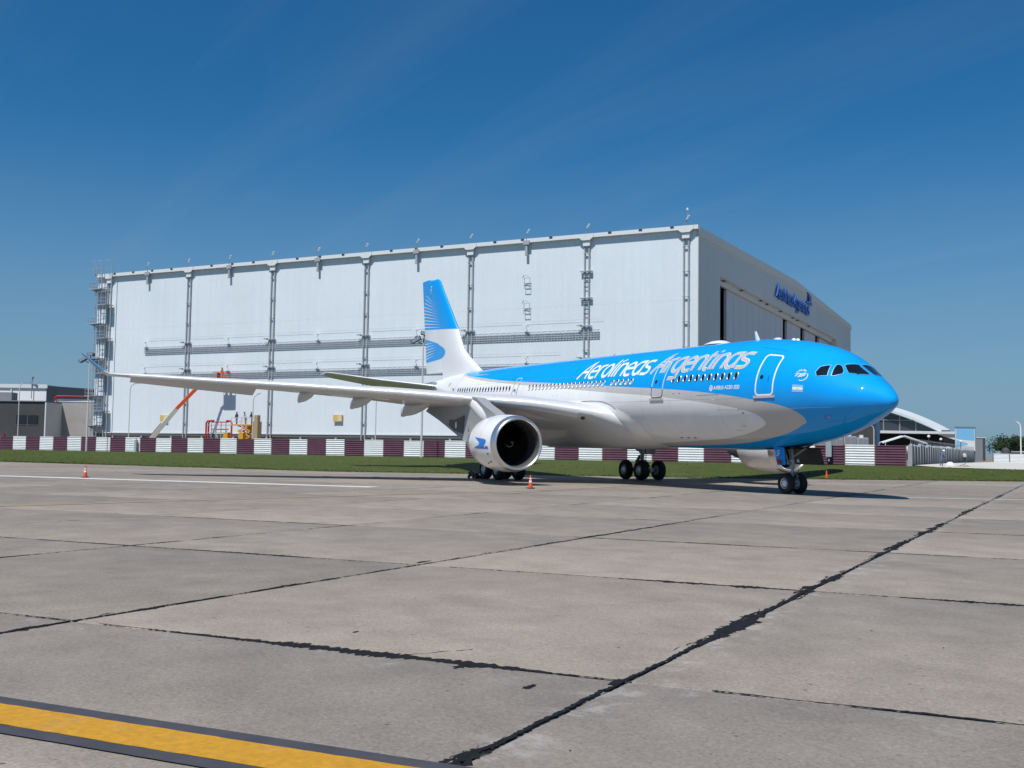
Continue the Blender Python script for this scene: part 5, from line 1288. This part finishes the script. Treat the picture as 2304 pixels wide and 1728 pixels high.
def helmet(o, m, h=1.74):
    b = MB(); b.lathe([(-.02, .155), (.0, .135), (.07, .115), (.11, .06), (.12, .005)], (0.02, 0, h-.07), 'z', 14); hl = b.build('helmet', m, o); return hl
def ppl(loc, rz, cols, label, hel=None, group=None, **k):
    J, Rr, B = pose(**k); o = person(J, Rr, B, cols, loc, rz, label, group)
    if hel: helmet(o, hel).location = (k.get('lean', 0)*1.2, 0, 0)
    return o
YAWC = math.atan2(-F_.y, -F_.x)
ppl((46.6, -52.6, .80), YAWC+1.6, [M_skin, M_bcloth, M_bcloth, M_dark], 'man in blue overalls and white helmet bending by the bag near the site fence', M_lamp, lean=.22, armf=.16, step=.18)
ppl((85.0, -98.6, .88), YAWC+.3, [M_skin, M_wcloth, M_cloth, M_dark], 'person in white shirt and dark trousers walking on the pale pavement', None, lean=.02, armf=.08, step=.16)
# white sack and rubble beside the man
b = MB(); b.loft([[(r_*math.cos(a)*1.3, r_*math.sin(a), z) for a in [2*math.pi*k/10 for k in range(10)]] for r_, z in ((.38, 0), (.42, .2), (.33, .45), (.12, .62))]); o_ = b.build('sack', M_wcloth, loc=(45.9, -53.1, .73), rotz=.4); tag(o_, 'white sack lying on the pavement in front of the man in blue', 'sack')
b = MB(); b.prism([(-.7, 0), (.7, 0), (.75, .12), (-.6, .2)], -.3, .3, lambda u, v, w: (u, w, v)); b.tube([(.7, -.2, .15), (1.4, -.2, .45)], .025, 5); b.tube([(.7, .2, .15), (1.4, .2, .45)], .025, 5); o_ = b.build('wheelbarrow', M_dark, loc=(46.8, -54.3, .75), rotz=YAWC+1.4); tag(o_, 'dark upturned wheelbarrow tray behind the white sack', 'wheelbarrow')
b = MB(); b.loft([[(r_*math.cos(a)*1.6, r_*math.sin(a)*rs.uniform(.8, 1.1), z) for a in [2*math.pi*k/9 for k in range(9)]] for r_, z in ((.42, 0), (.36, .14), (.12, .28))]); o_ = b.build('rubble_heap', M_dirt, loc=(45.6, -55.0, .72)); tag(o_, 'small brown heap of rubble right of the white sack', 'rubble heap')

# ------------------------------------------------------------------ boom lift
def Hh(x, y, z): return hw(x, y, z-GZ)
def boom_lift():
    A, M_, M2_, T = Vector((128.3, 15.6, 2.6)), Vector((128.74, 12.08, 7.18)), Vector((128.99, 9.36, 10.2)), Vector((128.5, 7.2, 11.65))
    t = thing('boom_lift', 'orange and cream telescopic boom lift raised in front of the hangar wall', 'boom lift', (128.2, 16.4, GZ)); D = -Vector(t.location)
    d = (M_-A).normalized()
    b = MB(); b.bar(A-d*1.2+D, M_+D, .55, .62); b.build('lower_boom', M_cream, t)
    b = MB(); b.bar(A-d*.6+Vector((0, .33, .1))+D, A+d*3+Vector((0, .33, .1))+D, .16); b.tube([A-d*1.5+Vector((0, 0, -.7))+D, A+d*1.6+Vector((0, 0, -.3))+D], .12, 8); b.build('lift_cylinder', M_dark, t)
    b = MB(); b.bar(M_-d*.2+D, M2_+D, .42, .48); b.build('upper_boom', M_lorange, t)
    b = MB(); b.bar(M2_-d*.3+D, T+D, .30, .34); b.build('inner_boom', M_lorange, t)
    J = Vector((128.0, 6.5, 11.75)); b = MB(); b.bar(T+D, J+D, .22, .26); b.build('jib', M_lorange, t)
    b = MB(); b.box((-1.5, -1.2, .6), (1.7, 1.2, 1.7)); b.box((-1.9, -1.0, 1.1), (-1.0, 1.0, 2.0)); bd = b.build('chassis', M_lorange, t); edge_bevel(bd, .08, 2)
    for sx in (-1.15, 1.15):
        for sy in (-1.15, 1.15): b = MB(); b.lathe([(-.2, .2), (-.2, .5), (.2, .5), (.2, .2)], (sx, sy, .5), 'y', 18); b.build('wheel', M_rub, t)
    # basket
    c = Vector((127.6, 5.9, 11.7)); ex = Vector((math.cos(HA), math.sin(HA), 0)); ey = Vector((-ex.y, ex.x, 0)); bk = MB()
    q = lambda u, v, z: c + ex*u + ey*v + Vector((0, 0, z)) + D
    L_, Wd = 1.15, .55
    for z in (0.0, .55, 1.1):
        for (a, e) in (((-L_, -Wd), (L_, -Wd)), ((L_, -Wd), (L_, Wd)), ((L_, Wd), (-L_, Wd)), ((-L_, Wd), (-L_, -Wd))): bk.bar(q(*a, z), q(*e, z), .06)
    for u in (-L_, -.4, .4, L_):
        for v in (-Wd, Wd): bk.bar(q(u, v, 0), q(u, v, 1.1), .05)
    i = bk.addv(q(-L_, -Wd, .02), q(L_, -Wd, .02), q(L_, Wd, .02), q(-L_, Wd, .02), q(-L_, -Wd, -.2), q(L_, -Wd, -.2), q(L_, Wd, -.2), q(-L_, Wd, -.2))
    for f in ((0, 1, 2, 3), (7, 6, 5, 4), (0, 4, 5, 1), (1, 5, 6, 2), (2, 6, 7, 3), (3, 7, 4, 0)): bk.face([i+k for k in f])
    bk.build('basket', M_lorange, t)
    b = MB(); b.box((0, 0, 0), (.5, .4, .8), Matrix.Translation(q(.3, -.1, .2)) ); b.build('control_box', M_dark, t)
boom_lift()
ppl((127.45, 5.75, 11.72), HA+1.5, [M_skin, M_ocloth, M_ocloth, M_dark], 'worker in orange overalls standing in the boom lift basket', M_cloth, lean=.12, armf=.14, step=.05)
# ------------------------------------------------------------------ scissor lift
def scissor():
    base = Hh(63.5, 6.2, GZ); base = Vector((119.35, 3.65, GZ))
    t = thing('scissor_lift', 'raised yellow scissor lift with railed platform behind the striped fence', 'scissor lift', base, HA)
    b = MB(); b.box((-1.25, -.6, .25), (1.25, .6, .75)); edge_bevel(b.build('chassis', M_yel, t), .04)
    for sx in (-.9, .9):
        for sy in (-.62, .62): b = MB(); b.lathe([(-.12, .1), (-.12, .28), (.12, .28), (.12, .1)], (sx, sy, .28), 'y', 14); b.build('wheel', M_rub, t)
    z = .8; st = .78
    for k in range(4):
        b = MB()
        for v in (-.5, .5): b.bar((-1.1, v, z), (1.1, v, z+st), .11, .16); b.bar((1.1, v, z), (-1.1, v, z+st), .11, .16)
        b.tube([(-1.1, -.5, z), (-1.1, .5, z)], .05, 6); b.tube([(1.1, -.5, z), (1.1, .5, z)], .05, 6); b.build('scissor_arms', M_yel, t); z += st
    b = MB(); b.box((-1.35, -.65, z), (2.3, .65, z+.16)); b.build('platform', M_yel, t)
    b = MB()
    for zz in (z+.6, z+1.15):
        for a, e in (((-1.3, -.62), (2.25, -.62)), ((2.25, -.62), (2.25, .62)), ((2.25, .62), (-1.3, .62)), ((-1.3, .62), (-1.3, -.62))): b.bar((*a, zz), (*e, zz), .045)
    for u in (-1.3, -.4, .5, 1.4, 2.25):
        for v in (-.62, .62): b.bar((u, v, z+.16), (u, v, z+1.15), .045)
    b.build('guard_rail', M_pole, t)
    b = MB(); b.box((-1.32, -.64, z-1.0), (.1, -.1, z-.01)); b.build('battery_box', M_yel, t)
    return base.z + z + .16, base
zt, bs = scissor()
ca, sa = math.cos(HA), math.sin(HA)
for u, v, cols, lab, kw in [(1.75, .1, [M_skin, M_cloth, M_cloth, M_dark], 'worker in dark clothes at the far left of the scissor lift platform', dict(armf=.08)), (.1, .1, [M_skin, M_wcloth, M_cloth, M_dark], 'worker in a pale top bending in the middle of the scissor lift platform', dict(lean=.25, armf=.16)), (-.85, -.1, [M_skin, M_cloth, M_bcloth, M_dark], 'worker in dark top and blue trousers at the right of the scissor lift platform', dict(lean=.12, armf=.12))]:
    ppl((bs.x+ca*u-sa*v, bs.y+sa*u+ca*v, zt), HA+1.6, cols, lab, M_cloth, 'workers on the scissor lift', step=.08, **kw)
# red hydrant pipework
t = thing('fire_pipe_manifold', 'red fire water pipework with a dark metal frame in front of the hangar wall', 'pipework', Hh(70.3, 4.0, GZ), HA)
for u in (2.6, 2.15, -2.2): b = MB(); b.tube([(u, 0, 0), (u, 0, 4.3), (u-.25 if u > 0 else u+.25, 0, 4.6), (u-1.0 if u > 0 else u+1.0, 0, 4.65)], .13, 8); b.build('red_pipe', M_red, t)
b = MB()
for z in (4.0, 2.9, 1.9, 1.3): b.bar((2.4, .1, z), (-2.0, .1, z), .10)
for u in (1.5, .6, -.3, -1.2): b.bar((u, .1, .2), (u, .1, 4.4), .09)
b.bar((1.0, .1, 3.4), (.2, .1, 2.0), .12); b.bar((-.6, .1, 2.0), (-1.4, .1, 3.2), .12); b.build('pipe_frame', M_galv, t)
b = MB(); b.tube([(1.5, 0, 4.45), (-1.6, 0, 4.45)], .08, 8); b.tube([(1.5, 0, 3.4), (-1.6, 0, 3.4)], .08, 8); b.build('cross_pipe', M_red, t)
b = MB(); b.box((-.45, -.45, 0), (.45, .45, 4.5)); b.box((-.3, -.3, 4.5), (.3, .3, 5.4)); o_ = b.build('equipment_column', mat('tan_steel', (.36, .27, .15), .7), loc=Hh(62.6, 5.0, GZ), rotz=HA); tag(o_, 'tall tan equipment column right of the scissor lift', 'column')
for k, (s_, lab) in enumerate([(68.4, 'left'), (65.6, 'right')]):
    b = MB(); b.box((-.4, -.3, 2.0), (.4, .3, 2.9)); b.box((-.1, -.1, 0), (.1, .1, 2.0)); o_ = b.build('machine_top', M_yel, loc=Hh(s_-1.2, 6, GZ), rotz=HA); tag(o_, 'small yellow box on a post, %s of the pair beside the red pipes' % lab, 'hydrant box', 'yellow hydrant boxes')
# ------------------------------------------------------------------ floodlights and lamps
def flood(x, y, z0, z1, label, dy):
    t = thing('floodlight_pole', label, 'floodlight', (x, y, z0), 0, 'floodlights on the grass by the fence'); h = z1-z0
    b = MB(); b.tube([(0, 0, -.1), (0, 0, h*.45)], .13, 10); b.tube([(0, 0, h*.45), (0, 0, h)], .085, 10); b.build('pole', M_pole, t)
    b = MB(); b.bar((0, 0, h-.2), R_*(-.55)+Vector((0, 0, h+.1)), .09); b.tube([(0, 0, h-.1), R_*.12+Vector((0, 0, h+1.0))], .06, 8); b.build('bracket', M_lampb, t)
    for off, hh, sz, tilt in ((-.85, .35, .62, .55), (.15, 1.1, .45, -.2)):
        Mx = Matrix.Translation(R_*off+Vector((0, 0, h+hh))) @ Matrix.Rotation(math.atan2(-R_.y, -R_.x), 4, 'Z') @ Matrix.Rotation(tilt, 4, 'Y')
        b = MB(); b.box((-sz, -.42, -.22), (sz, .42, .22), Mx); hd = b.build('lamp_head', M_lampb, t); edge_bevel(hd, .05)
        b = MB(); b.box((-sz*.85, .425, -.17), (sz*.85, .44, .17), Mx); b.build('lamp_glass', M_alud, hd)
flood(126.1, 24.3, .5, 13.35, 'tall twin-headed floodlight on the grass under the blue winglet tip', 0)
flood(83.2, -9.3, .55, 14.3, 'tall twin-headed floodlight rising right behind the tail fin', 0)
def street(x, y, z0, h, label, arm=1.3, sgn=1, m=M_pole, r=.07):
    t = thing('street_lamp', label, 'street lamp', (x, y, z0), 0, 'thin curved street lamps'); q = R_*sgn
    b = MB(); b.tube([(0, 0, 0), (0, 0, h-.8), q*.15+Vector((0, 0, h-.3)), q*.6+Vector((0, 0, h))], r, 7); b.build('pole', m, t)
    b = MB(); b.bar(q*.55+Vector((0, 0, h)), q*(arm+.35)+Vector((0, 0, h+.12)), .26, .11); b.build('lamp_head', M_galv, t)
street(133.1, 18.1, GZ, 10.0, 'thin street lamp with curved arm in front of the far-left hangar wall'); street(114.8, 3.75, GZ, 8.2, 'thin street lamp just right of the scissor lift', .6, 1)
street(149.8, 32.8, GZ, 10.4, 'pale street lamp in front of the dark low building at far left')
street(98.3, -8.6, GZ, 7.6, 'thin street lamp below the flap fairings behind the wing', .5)
street(70.6, -93.45, GZ, 6.0, 'white street lamp at the far right edge near the tree', .75, -1, M_lamp, .09)
street(118.6, -112.6, GZ, 6.6, 'white street lamp in front of the arched hall', .5, -1, M_lamp)
b = MB(); b.box((-.2, -.12, .1), (.2, .12, 1.7)); b.box((-.05, -.05, 0), (.05, .05, 2.0)); o_ = b.build('control_cabinet', M_galv, loc=tuple(HT @ Vector((76.3, 14.1, -.05))), rotz=HA); tag(o_, 'narrow grey cabinet fixed to a white panel at the left of the striped fence', 'cabinet')
b = MB(); b.box((-.28, -.2, .45), (.28, .2, 2.25)); b.box((-.06, -.06, 0), (.06, .06, 2.3)); o_ = b.build('control_cabinet', M_galv, loc=tuple(HT @ Vector((-17.9, 14.3, .35))), rotz=HA); tag(o_, 'grey cabinet on a post in front of the striped fence below the nose', 'cabinet')
# ------------------------------------------------------------------ left background buildings
def push(t, k):
    l_ = t.location; t.location = (CAM.x+(l_.x-CAM.x)*k, CAM.y+(l_.y-CAM.y)*k, GZ); t.scale = (t.scale[0]*k, t.scale[1]*k, t.scale[2]*k*.985)
def bx(name, x0, y0, x1, y1, z0, z1, m, par, T): b = MB(); b.box((x0, y0, z0), (x1, y1, z1), T); return b.build(name, m, par)
t = thing('white_warehouse', 'low white metal-clad warehouse with end wall coloured grey for its shade left of the hangar', 'warehouse', (166.2, 28.4, GZ), math.atan2(7.3, 3.45)); 
# local x runs left along the white front, local y back
b = MB(); b.box((.05, 0, 0), (60, 14, 10.95)); 
wv = b.build('wall', mat('warehouse_white', (.80, .81, .82), .5, var=(.15, .06)), t); b = MB(); b.box((-.2, -.25, 10.5), (60, -.02, 11.15)); b.build('eave_gutter', M_gut, t)
t.scale = (1, -1, 1); FLY = Matrix.Diagonal((1, -1, 1, 1)); ew = FLY @ Matrix.Rotation(-t.rotation_euler[2], 4, 'Z') @ Vector((.6163, -.7875, 0)); eb = FLY @ Matrix.Rotation(-t.rotation_euler[2], 4, 'Z') @ Vector((.7875, .6163, 0)); q0 = Vector((-.02, -.02, 0)); q1 = q0+ew*26; q2 = q1+eb*26; q3 = q0+eb*26
b = MB(); i = b.addv(*[(*q.to_2d(), 0) for q in (q0, q1, q2, q3)]); j = b.addv(*[(*q.to_2d(), 10.95) for q in (q0, q1, q2, q3)]); b.face((j, j+1, j+2, j+3))
for k in range(4): b.face((i+k, i+(k+1) % 4, j+(k+1) % 4, j+k))
b.build('end_wall', M_gwall, t)  # shade on this side of the warehouse is put into the grey
b = MB(); b.box((-.35, -.3, 10.0), (60, 30.2, 10.45)) if False else b.box((0, .0, 10.97), (60, 14, 11.1)); b.build('roof', M_gut, t)
b = MB(); b.tube([(2.4, -.4, 8.6), (2.4, -.4, 11.4), (2.2, -.7, 12.0)], .07, 6); b.bar((2.2, -.7, 12), (1.9, -1.1, 12.5), .3, .1); b.build('lamp_mast', M_galv, t)
for x in (6, 12, 18): b = MB(); b.box((x-.1, -.18, .2), (x+.1, -.03, 10.5)); b.build('rain_pipe', M_gut, t)
push(t, 1.10)
t = thing('cement_annex', 'pale cement-rendered wall block with a red pipe along its top beside the hangar', 'annex building', (141.0, 21.6, GZ), math.atan2(28.3-21.9, 144.2-141.0)); t.scale = (1, -1, 1)
b = MB(); b.box((-2, -.0, 0), (7.0, 4, 7.35)); b.build('wall', M_cement, t); 
b = MB(); b.box((-2, -.06, 7.36), (7.0, 3.9, 7.82)); b.build('parapet', M_gut, t); b = MB(); b.box((3.2, .004, 5.95), (6.9, .06, 6.15)); b.box((-.4, .004, 5.98), (.4, .06, 6.12)); b.build('pale_band', M_gut, t)
for o_ in [x for x in bpy.data.objects if x.parent == t]: pass
b = MB(); b.tube([(6.85, -.3, 7.5), (6.85, -.3, 8.05), (6.5, -.3, 8.25), (-2.2, -.3, 8.25)], .15, 8); b.build('red_pipe', M_red, t)
b = MB(); b.tube([(7.3, -.35, .2), (7.3, -.35, 5.2)], .14, 8); b.build('red_pipe', M_red, t)
push(t, 1.13)
t = thing('dark_workshop', 'low dark grey workshop with two square windows at the left edge', 'workshop', (139.2, 29.4, GZ), math.atan2(35.5-29.4, 142.0-139.2)); t.scale = (1, -1, 1)
b = MB(); b.box((0, .12, 0), (16, 8, 7.15)); b.build('wall', M_dwall, t)
b = MB(); b.box((-.1, -.05, 7.16), (16, 8.1, 7.3)); b.build('roof', M_gwall, t); b = MB(); b.box((-.18, -.0, 0), (-.01, 7, 7.1)); b.build('corner_trim', M_gut, t)
b = MB(); b.box((0, .08, 0), (16, .115, 1.1)); b.build('base_course', M_conc, t)
for x in (1.0, 2.75): b = MB(); b.box((x, .03, 3.7), (x+1.45, .115, 5.1)); w_ = b.build('window', M_pane, t); b = MB(); b.box((x-.08, .06, 3.6), (x+1.53, .10, 3.69)); b.build('window_sill', M_gwall, w_)
b = MB(); b.tube([(5.9, -.1, 0), (5.9, -.1, 2.3)], .12, 8); b.build('red_pipe', M_red, t)
b = MB(); b.box((5.9, 2, 7.3), (8.6, 4, 8.6)); b.box((8.8, 2.2, 7.3), (9.5, 3.4, 8.3)); b.build('roof_unit', M_gwall, t)
b = MB(); b.box((9.2, 0.6, 7.31), (16, 3, 7.9)); b.prism([(8.9, 7.3), (16, 7.3), (16, 12.2), (10.6, 9.2)], 4.2, 4.5, lambda u, v, w: (u, w, v)); b.build('roof_gable', M_gut, t)
push(t, 1.125)
# ------------------------------------------------------------------ right background
t = thing('arched_hall', 'hall with a white arched roof, dark glazed end and white canopy beam behind the nose', 'hall', (157.5, -151.0, GZ), R(-27))
# local x = towards the right of the picture, y = away
lx = Vector((math.cos(R(-64.8)), math.sin(R(-64.8)), 0)); 
RXA = math.atan2(R_.y, R_.x); t.rotation_euler[2] = RXA
b = MB(); A_ = []; NA = 40
arch = [(-24+40*k/NA*1.0, 0) for k in range(NA+1)]
def az_(x): return 13.96 - .00875*(x+13.5)**2
xs_ = np.linspace(-41.5, 14.6, 56)
ro, ri = [(x, max(az_(x), 6.7)) for x in xs_], [(x, max(az_(x), 6.7)-.55) for x in xs_]
i0 = b.addv(*[(x, -1.2, z) for x, z in ro]); i1 = b.addv(*[(x+16.5, 34, 1.04+(z-1.04)*1.10+.3) for x, z in ro]); j0 = b.addv(*[(x, -1.2, z) for x, z in ri]); j1 = b.addv(*[(x+16.5, 34, 1.04+(z-1.04)*1.10-.3) for x, z in ri]); n_ = len(ro)
for k in range(n_-1): b.face((i0+k, i0+k+1, i1+k+1, i1+k)); b.face((j0+k, j1+k, j1+k+1, j0+k+1)); b.face((i0+k, j0+k, j0+k+1, i0+k+1)); b.face((i1+k, i1+k+1, j1+k+1, j1+k))
b.build('arched_roof', M_gut, t)
b = MB(); i0 = b.addv(*[(x, 0, z-.5) for x, z in ro]); i1 = b.addv(*[(x, 0, 6.0) for x, z in ro])
for k in range(n_-1): b.face((i0+k, i0+k+1, i1+k+1, i1+k))
b.build('glazed_end', mat('dark_glazing', (.045, .055, .065), .25), t)
for x in (-18, -12, -6, 1.4, 5.2, 9.0): b = MB(); b.box((x-.12, -.2, 6.8), (x+.12, -.03, max(az_(x)-.6, 6.9))); b.build('mullion', M_gwall, t)
for z in (9.3, 11.6): b = MB(); b.box((-30, -.22, z-.07), (9.5 if z < 10 else 3, -.21+.15, z+.09)); b.build('mullion', M_gwall, t)
b = MB(); b.box((-.3, -3.0, 6.15), (19.1, -.1, 6.75)); b.build('canopy_beam', M_gut, t)
b = MB(); b.box((-.4, 2.0, 0), (19, 2.4, 6.1)); b.build('dark_opening', mat('interior_dark', (.012, .012, .014), .9), t)
b = MB(); b.box((-1.3, -2.8, 0), (-.4, -2.0, 9.0)); b.build('blue_column', mat('column_blue', (.03, .09, .18), .5), t)
b = MB(); b.box((18.1, -3.0, 0), (19.1, -.2, 6.1)); b.build('end_column', M_gwall, t)
b = MB(); b.prism([(13, 6.1), (17.6, 6.1), (17.9, 4.6)], -2.6, -2.3, lambda u, v, w: (u, w, v)); b.build('brace', M_gut, t)
b = MB(); b.box((-30, -3.2, 0), (-1.4, 3, 7.4)); b.build('side_wing', M_dwall, t)
# billboard
t = thing('billboard', 'sky-blue and white billboard with a sweeping wave beside the arched hall', 'billboard', (132.63, -149.12, GZ), math.atan2(-152.64+149.12, 130.97-132.63))
Lb = 3.95
b = MB(); b.box((-.1, 0, 2.2), (Lb+.1, .3, 7.15)); b.build('panel', M_fw, t)
def bsh(name, pts, m): b = MB(); b.poly([(u*Lb, .312, 2.2+v*4.95) for u, v in pts]); b.poly([(u*Lb, -.012, 2.2+v*4.95) for u, v in pts]); b.build(name, m, t, recalc=False)
bsh('blue_field', [(0, .52), (.3, .48), (1, .44), (1, 1), (0, 1)], M_skyb); bsh('blue_wave', [(0, .14), (.4, .22), (.62, .27), (.64, .31), (.5, .36), (0, .46)], mat('billboard_pale_blue', (.22, .50, .74), .5))
b = MB(); b.box((-.15, -.1, 7.16), (Lb+.2, .4, 7.35)); b.box((Lb+.1, -.1, 0), (Lb+.25, .4, 7.16)); b.box((-.15, -.1, 0), (-.02, .4, 2.2)); b.build('frame', M_gwall, t)
t = thing('grey_kiosk', 'small grey block building right of the billboard', 'kiosk', (134.65, -156.89, GZ), RXA); b = MB(); b.box((-.6, 0, 0), (2.3, 3, 5.05)); b.build('wall', M_gwall, t); b = MB(); b.box((-.7, -.1, 5.06), (2.4, 3.1, 5.2)); b.build('roof', M_gut, t); b = MB(); b.box((1.75, -.03, .2), (2.31, -.005, 5.0)); b.build('dark_reveal', M_dwall, t)
# far low sheds right
for (x, y, w_, h_, m, lab) in [(150, -190, 9, 2.2, M_gwall, 'long low grey shed roofline at the far right'), (140, -196, 4.5, 1.7, M_conc, 'small concrete hut just left of the white panel fence')]:
    t = thing('far_shed', lab, 'shed', (x, y, GZ), RXA); b = MB(); b.box((0, 0, 0), (w_, 4, h_)); b.build('wall', m, t); b = MB(); b.box((-.5, -.8, h_+.01), (w_+.5, 4.3, h_+.25)); b.build('roof', M_gut, t)
    b = MB(); b.box((.6, -.02, .1), (w_*.5, -.002, h_*.8)); b.build('door', M_dwall, t)
b = MB(); b.lathe([(-1.5, .9), (.3, .9), (.7, .6), (.95, .1)], (0, 0, 0), 'z', 14); o_ = b.build('water_tank', M_dwall, loc=(152, -187, 3.3)); tag(o_, 'dark domed tank above the far grey shed', 'tank')
# panelled site fence that recedes to the right
t = thing('mesh_fence', 'tall grey block-and-post fence receding along the pale pavement', 'fence', (44.25, -46.05, GZ), math.atan2(-25.6, 20.1))
rp_ = random.Random(9)
M_blk = mat('fence_block_grey', (.115, .11, .11), .85, var=(1.2, .25)); M_blk2 = mat('fence_block_dark', (.07, .065, .06), .85, var=(1.2, .25)); M_wpost = mat('fence_post_pale', (.46, .52, .56), .6)
Lf = 96; x = 0; k = 0
while x < Lf:
    L_ = 2.6; m = M_blk2 if k in (1,) or rp_.random() < .25 else M_blk; h = 2.0 + rp_.uniform(-.05, .12)
    b = MB(); b.box((x+.14, -.06, 0), (x+L_-.14, .06, h)); b.build('fence_panel', m, t)
    b = MB(); b.box((x-.08, -.11, 0), (x+.08, .11, h+.18)); b.build('post', M_wpost, t); x += L_; k += 1
b = MB()
for k in range(60): b.bar((k*1.6, 0, 2.0), (k*1.6, 0, 2.75), .03)
for z in (2.3, 2.6): b.bar((0, 0, z), (Lf, 0, z), .025)
b.build('wire_top', M_galv, t)['kind'] = 'stuff'
b = MB()
b.box((-.6, -.2, 0), (-.05, .2, 2.1)); o_ = b.build('gate_pier', M_galv, loc=(44.0, -45.75, GZ-.05), rotz=math.atan2(-25.6, 20.1)); tag(o_, 'grey metal gate pier at the right end of the striped fence', 'gate pier')
t = thing('white_panel_fence', 'short run of white corrugated fence panels at the far right', 'fence', (100.9, -123.2, GZ), math.atan2(-4.8, -2.3))
for k in range(4): o_ = link('panel', mw, t, (PW*k, 0, -.35)); o_.scale = (1, -1, .95)
for k in range(5): link('fence_post', pme, t, (PW*k, 0, -.35))
# tent-like white canopies and stacked units behind the fence
t = thing('white_canopy', 'white peaked tent canopy behind the fence in front of the arched hall', 'canopy', (77.5, -78.5, GZ), RXA)
b = MB()
for y in (-.6, .6): b.bar((-3.1, y, 2.75), (0, y, 3.75), .16); b.bar((0, y, 3.75), (3.1, y, 2.75), .16)
b.poly([(-3.0, -.6, 2.85), (-3.0, .6, 2.85), (-.2, .6, 3.72), (-.2, -.6, 3.72)]); b.poly([(3.0, -.6, 2.85), (3.0, .6, 2.85), (.2, .6, 3.72), (.2, -.6, 3.72)]); b.build('roof', M_fw, t)
b = MB()
for x in (-2.9, 2.9):
    for y in (-1.3, 1.3): b.bar((x, y, 0), (x, y, 2.75), .1)
b.build('legs', M_galv, t)
for x0_, z_, x1_, lab in ((-4.8, 1.55, 3.3, 'left'), (3.5, 1.75, 6.4, 'right')): b = MB(); b.tube([(x0_+(x1_-x0_)*k_/5, 0, z_+.07*(k_ % 2)) for k_ in range(6)], .52 if x0_ < 0 else .34, 10); o_ = b.build('plastic_roll', M_wcloth, loc=(76.5, -77.5, GZ+.2), rotz=RXA); tag(o_, 'long white plastic-wrapped roll behind the fence end, %s of the two' % lab, 'plastic roll', 'plastic rolls behind the fence')
for k, (dx, w_, h_, lab) in enumerate([(-.4, 1.25, 3.0, 'tall grey cabinet unit directly under the nose, nearest the arched hall'), (-1.9, 1.4, 3.15, 'tall grey cabinet unit with a dark seam, second from the right under the nose'), (-3.5, 1.4, 2.9, 'tall grey cabinet unit third from the right under the nose'), (-5.6, 1.8, 2.6, 'wide grey cabinet unit leftmost behind the fence under the nose')]):
    p = Vector((59.0, -53.5, 0)) + R_*(dx); t = thing('storage_unit', lab, 'storage unit', (p.x, p.y, GZ), math.atan2(R_.y, R_.x), 'grey units behind the fence under the nose')
    b = MB(); b.box((0, 0, 0), (w_, 1.2, h_)); edge_bevel(b.build('body', mat('unit_grey', (.33, .33, .35), .6), t), .03); b = MB(); b.box((.1, -.03, .15), (w_*.48, -.004, h_-.15)); b.box((w_*.54, -.03, .15), (w_-.1, -.004, h_-.15)); b.build('door', M_gwall, t); b = MB(); b.box((w_*.3, .3, h_+.004), (w_*.6, .7, h_+.3)); b.build('vent', M_lamp, t)
# small lamps on the fence line in front of the hall
for k, (x, y, z, lab) in enumerate([(68, -74.4, 4.4, 'nearest'), (74.5, -83.5, 4.2, 'middle'), (86, -100, 4.2, 'farthest')]):
    t = thing('post_lamp', 'short lamp post above the grey block fence, %s of the three' % lab, 'post lamp', (x+.6, y+.4, GZ), 0, 'short lamps behind the block fence'); b = MB(); b.tube([(0, 0, 0), (0, 0, z-1)], .05, 6); b.build('pole', M_dark, t); b = MB(); b.lathe([(-.15, .03), (0, .2), (.15, .18), (.25, .03)], (0, 0, z-.9), 'z', 10); b.build('lamp_globe', M_lamp, t)
# ------------------------------------------------------------------ tree at the far right
M_leaf = mat('leaf_green', (.028, .058, .018), .8, var=(.6, .35)); M_bark = mat('bark', (.06, .045, .03), .9)
def tree(x, y, h, w, label, seed):
    t = thing('tree', label, 'tree', (x, y, GZ), 0, 'trees at the far right'); r_ = random.Random(seed)
    b = MB(); b.tube([(0, 0, 0), (.1, 0, h*.25), (0, .1, h*.5)], [.35, .26, .14], 8)
    for k in range(6): a = k*1.05; b.tube([(0, 0, h*(.22+.03*k)), (w*.25*math.cos(a), w*.25*math.sin(a), h*.5), (w*.4*math.cos(a), w*.4*math.sin(a), h*.66)], [.14, .09, .03], 6)
    b.build('trunk', M_bark, t)
    cl = [(r_.gauss(0, w*.22), r_.gauss(0, w*.22), h*r_.uniform(.38, .82), w*r_.uniform(.13, .26)) for _ in range(26)]
    b = MB()
    for cx, cy, cz, rad in cl:
        for _ in range(130):
            d = Vector((r_.gauss(0, 1), r_.gauss(0, 1), r_.gauss(0, 1))).normalized()*rad*r_.uniform(.55, 1.08); p = Vector((cx, cy, cz))+d
            if p.z < h*.14: continue
            n1 = Vector((r_.gauss(0, 1), r_.gauss(0, 1), r_.gauss(0, 1))).normalized(); n2 = n1.orthogonal().normalized(); s_ = r_.uniform(.16, .36); q = n1.cross(n2)
            b.poly([p+n2*s_, p+q*s_*.7, p-n2*s_, p-q*s_*.7])
    b.build('crown', M_leaf, t, recalc=False)
tree(196.6, -247.6, 8.0, 7.0, 'round dark green tree at the far right behind the white panel fence', 1)
tree(195.0, -251.5, 7.4, 6.2, 'second dark tree beside the round tree at the right edge', 2)
tree(212, -258, 8.0, 8, 'farther dark tree half hidden at the right edge', 5)
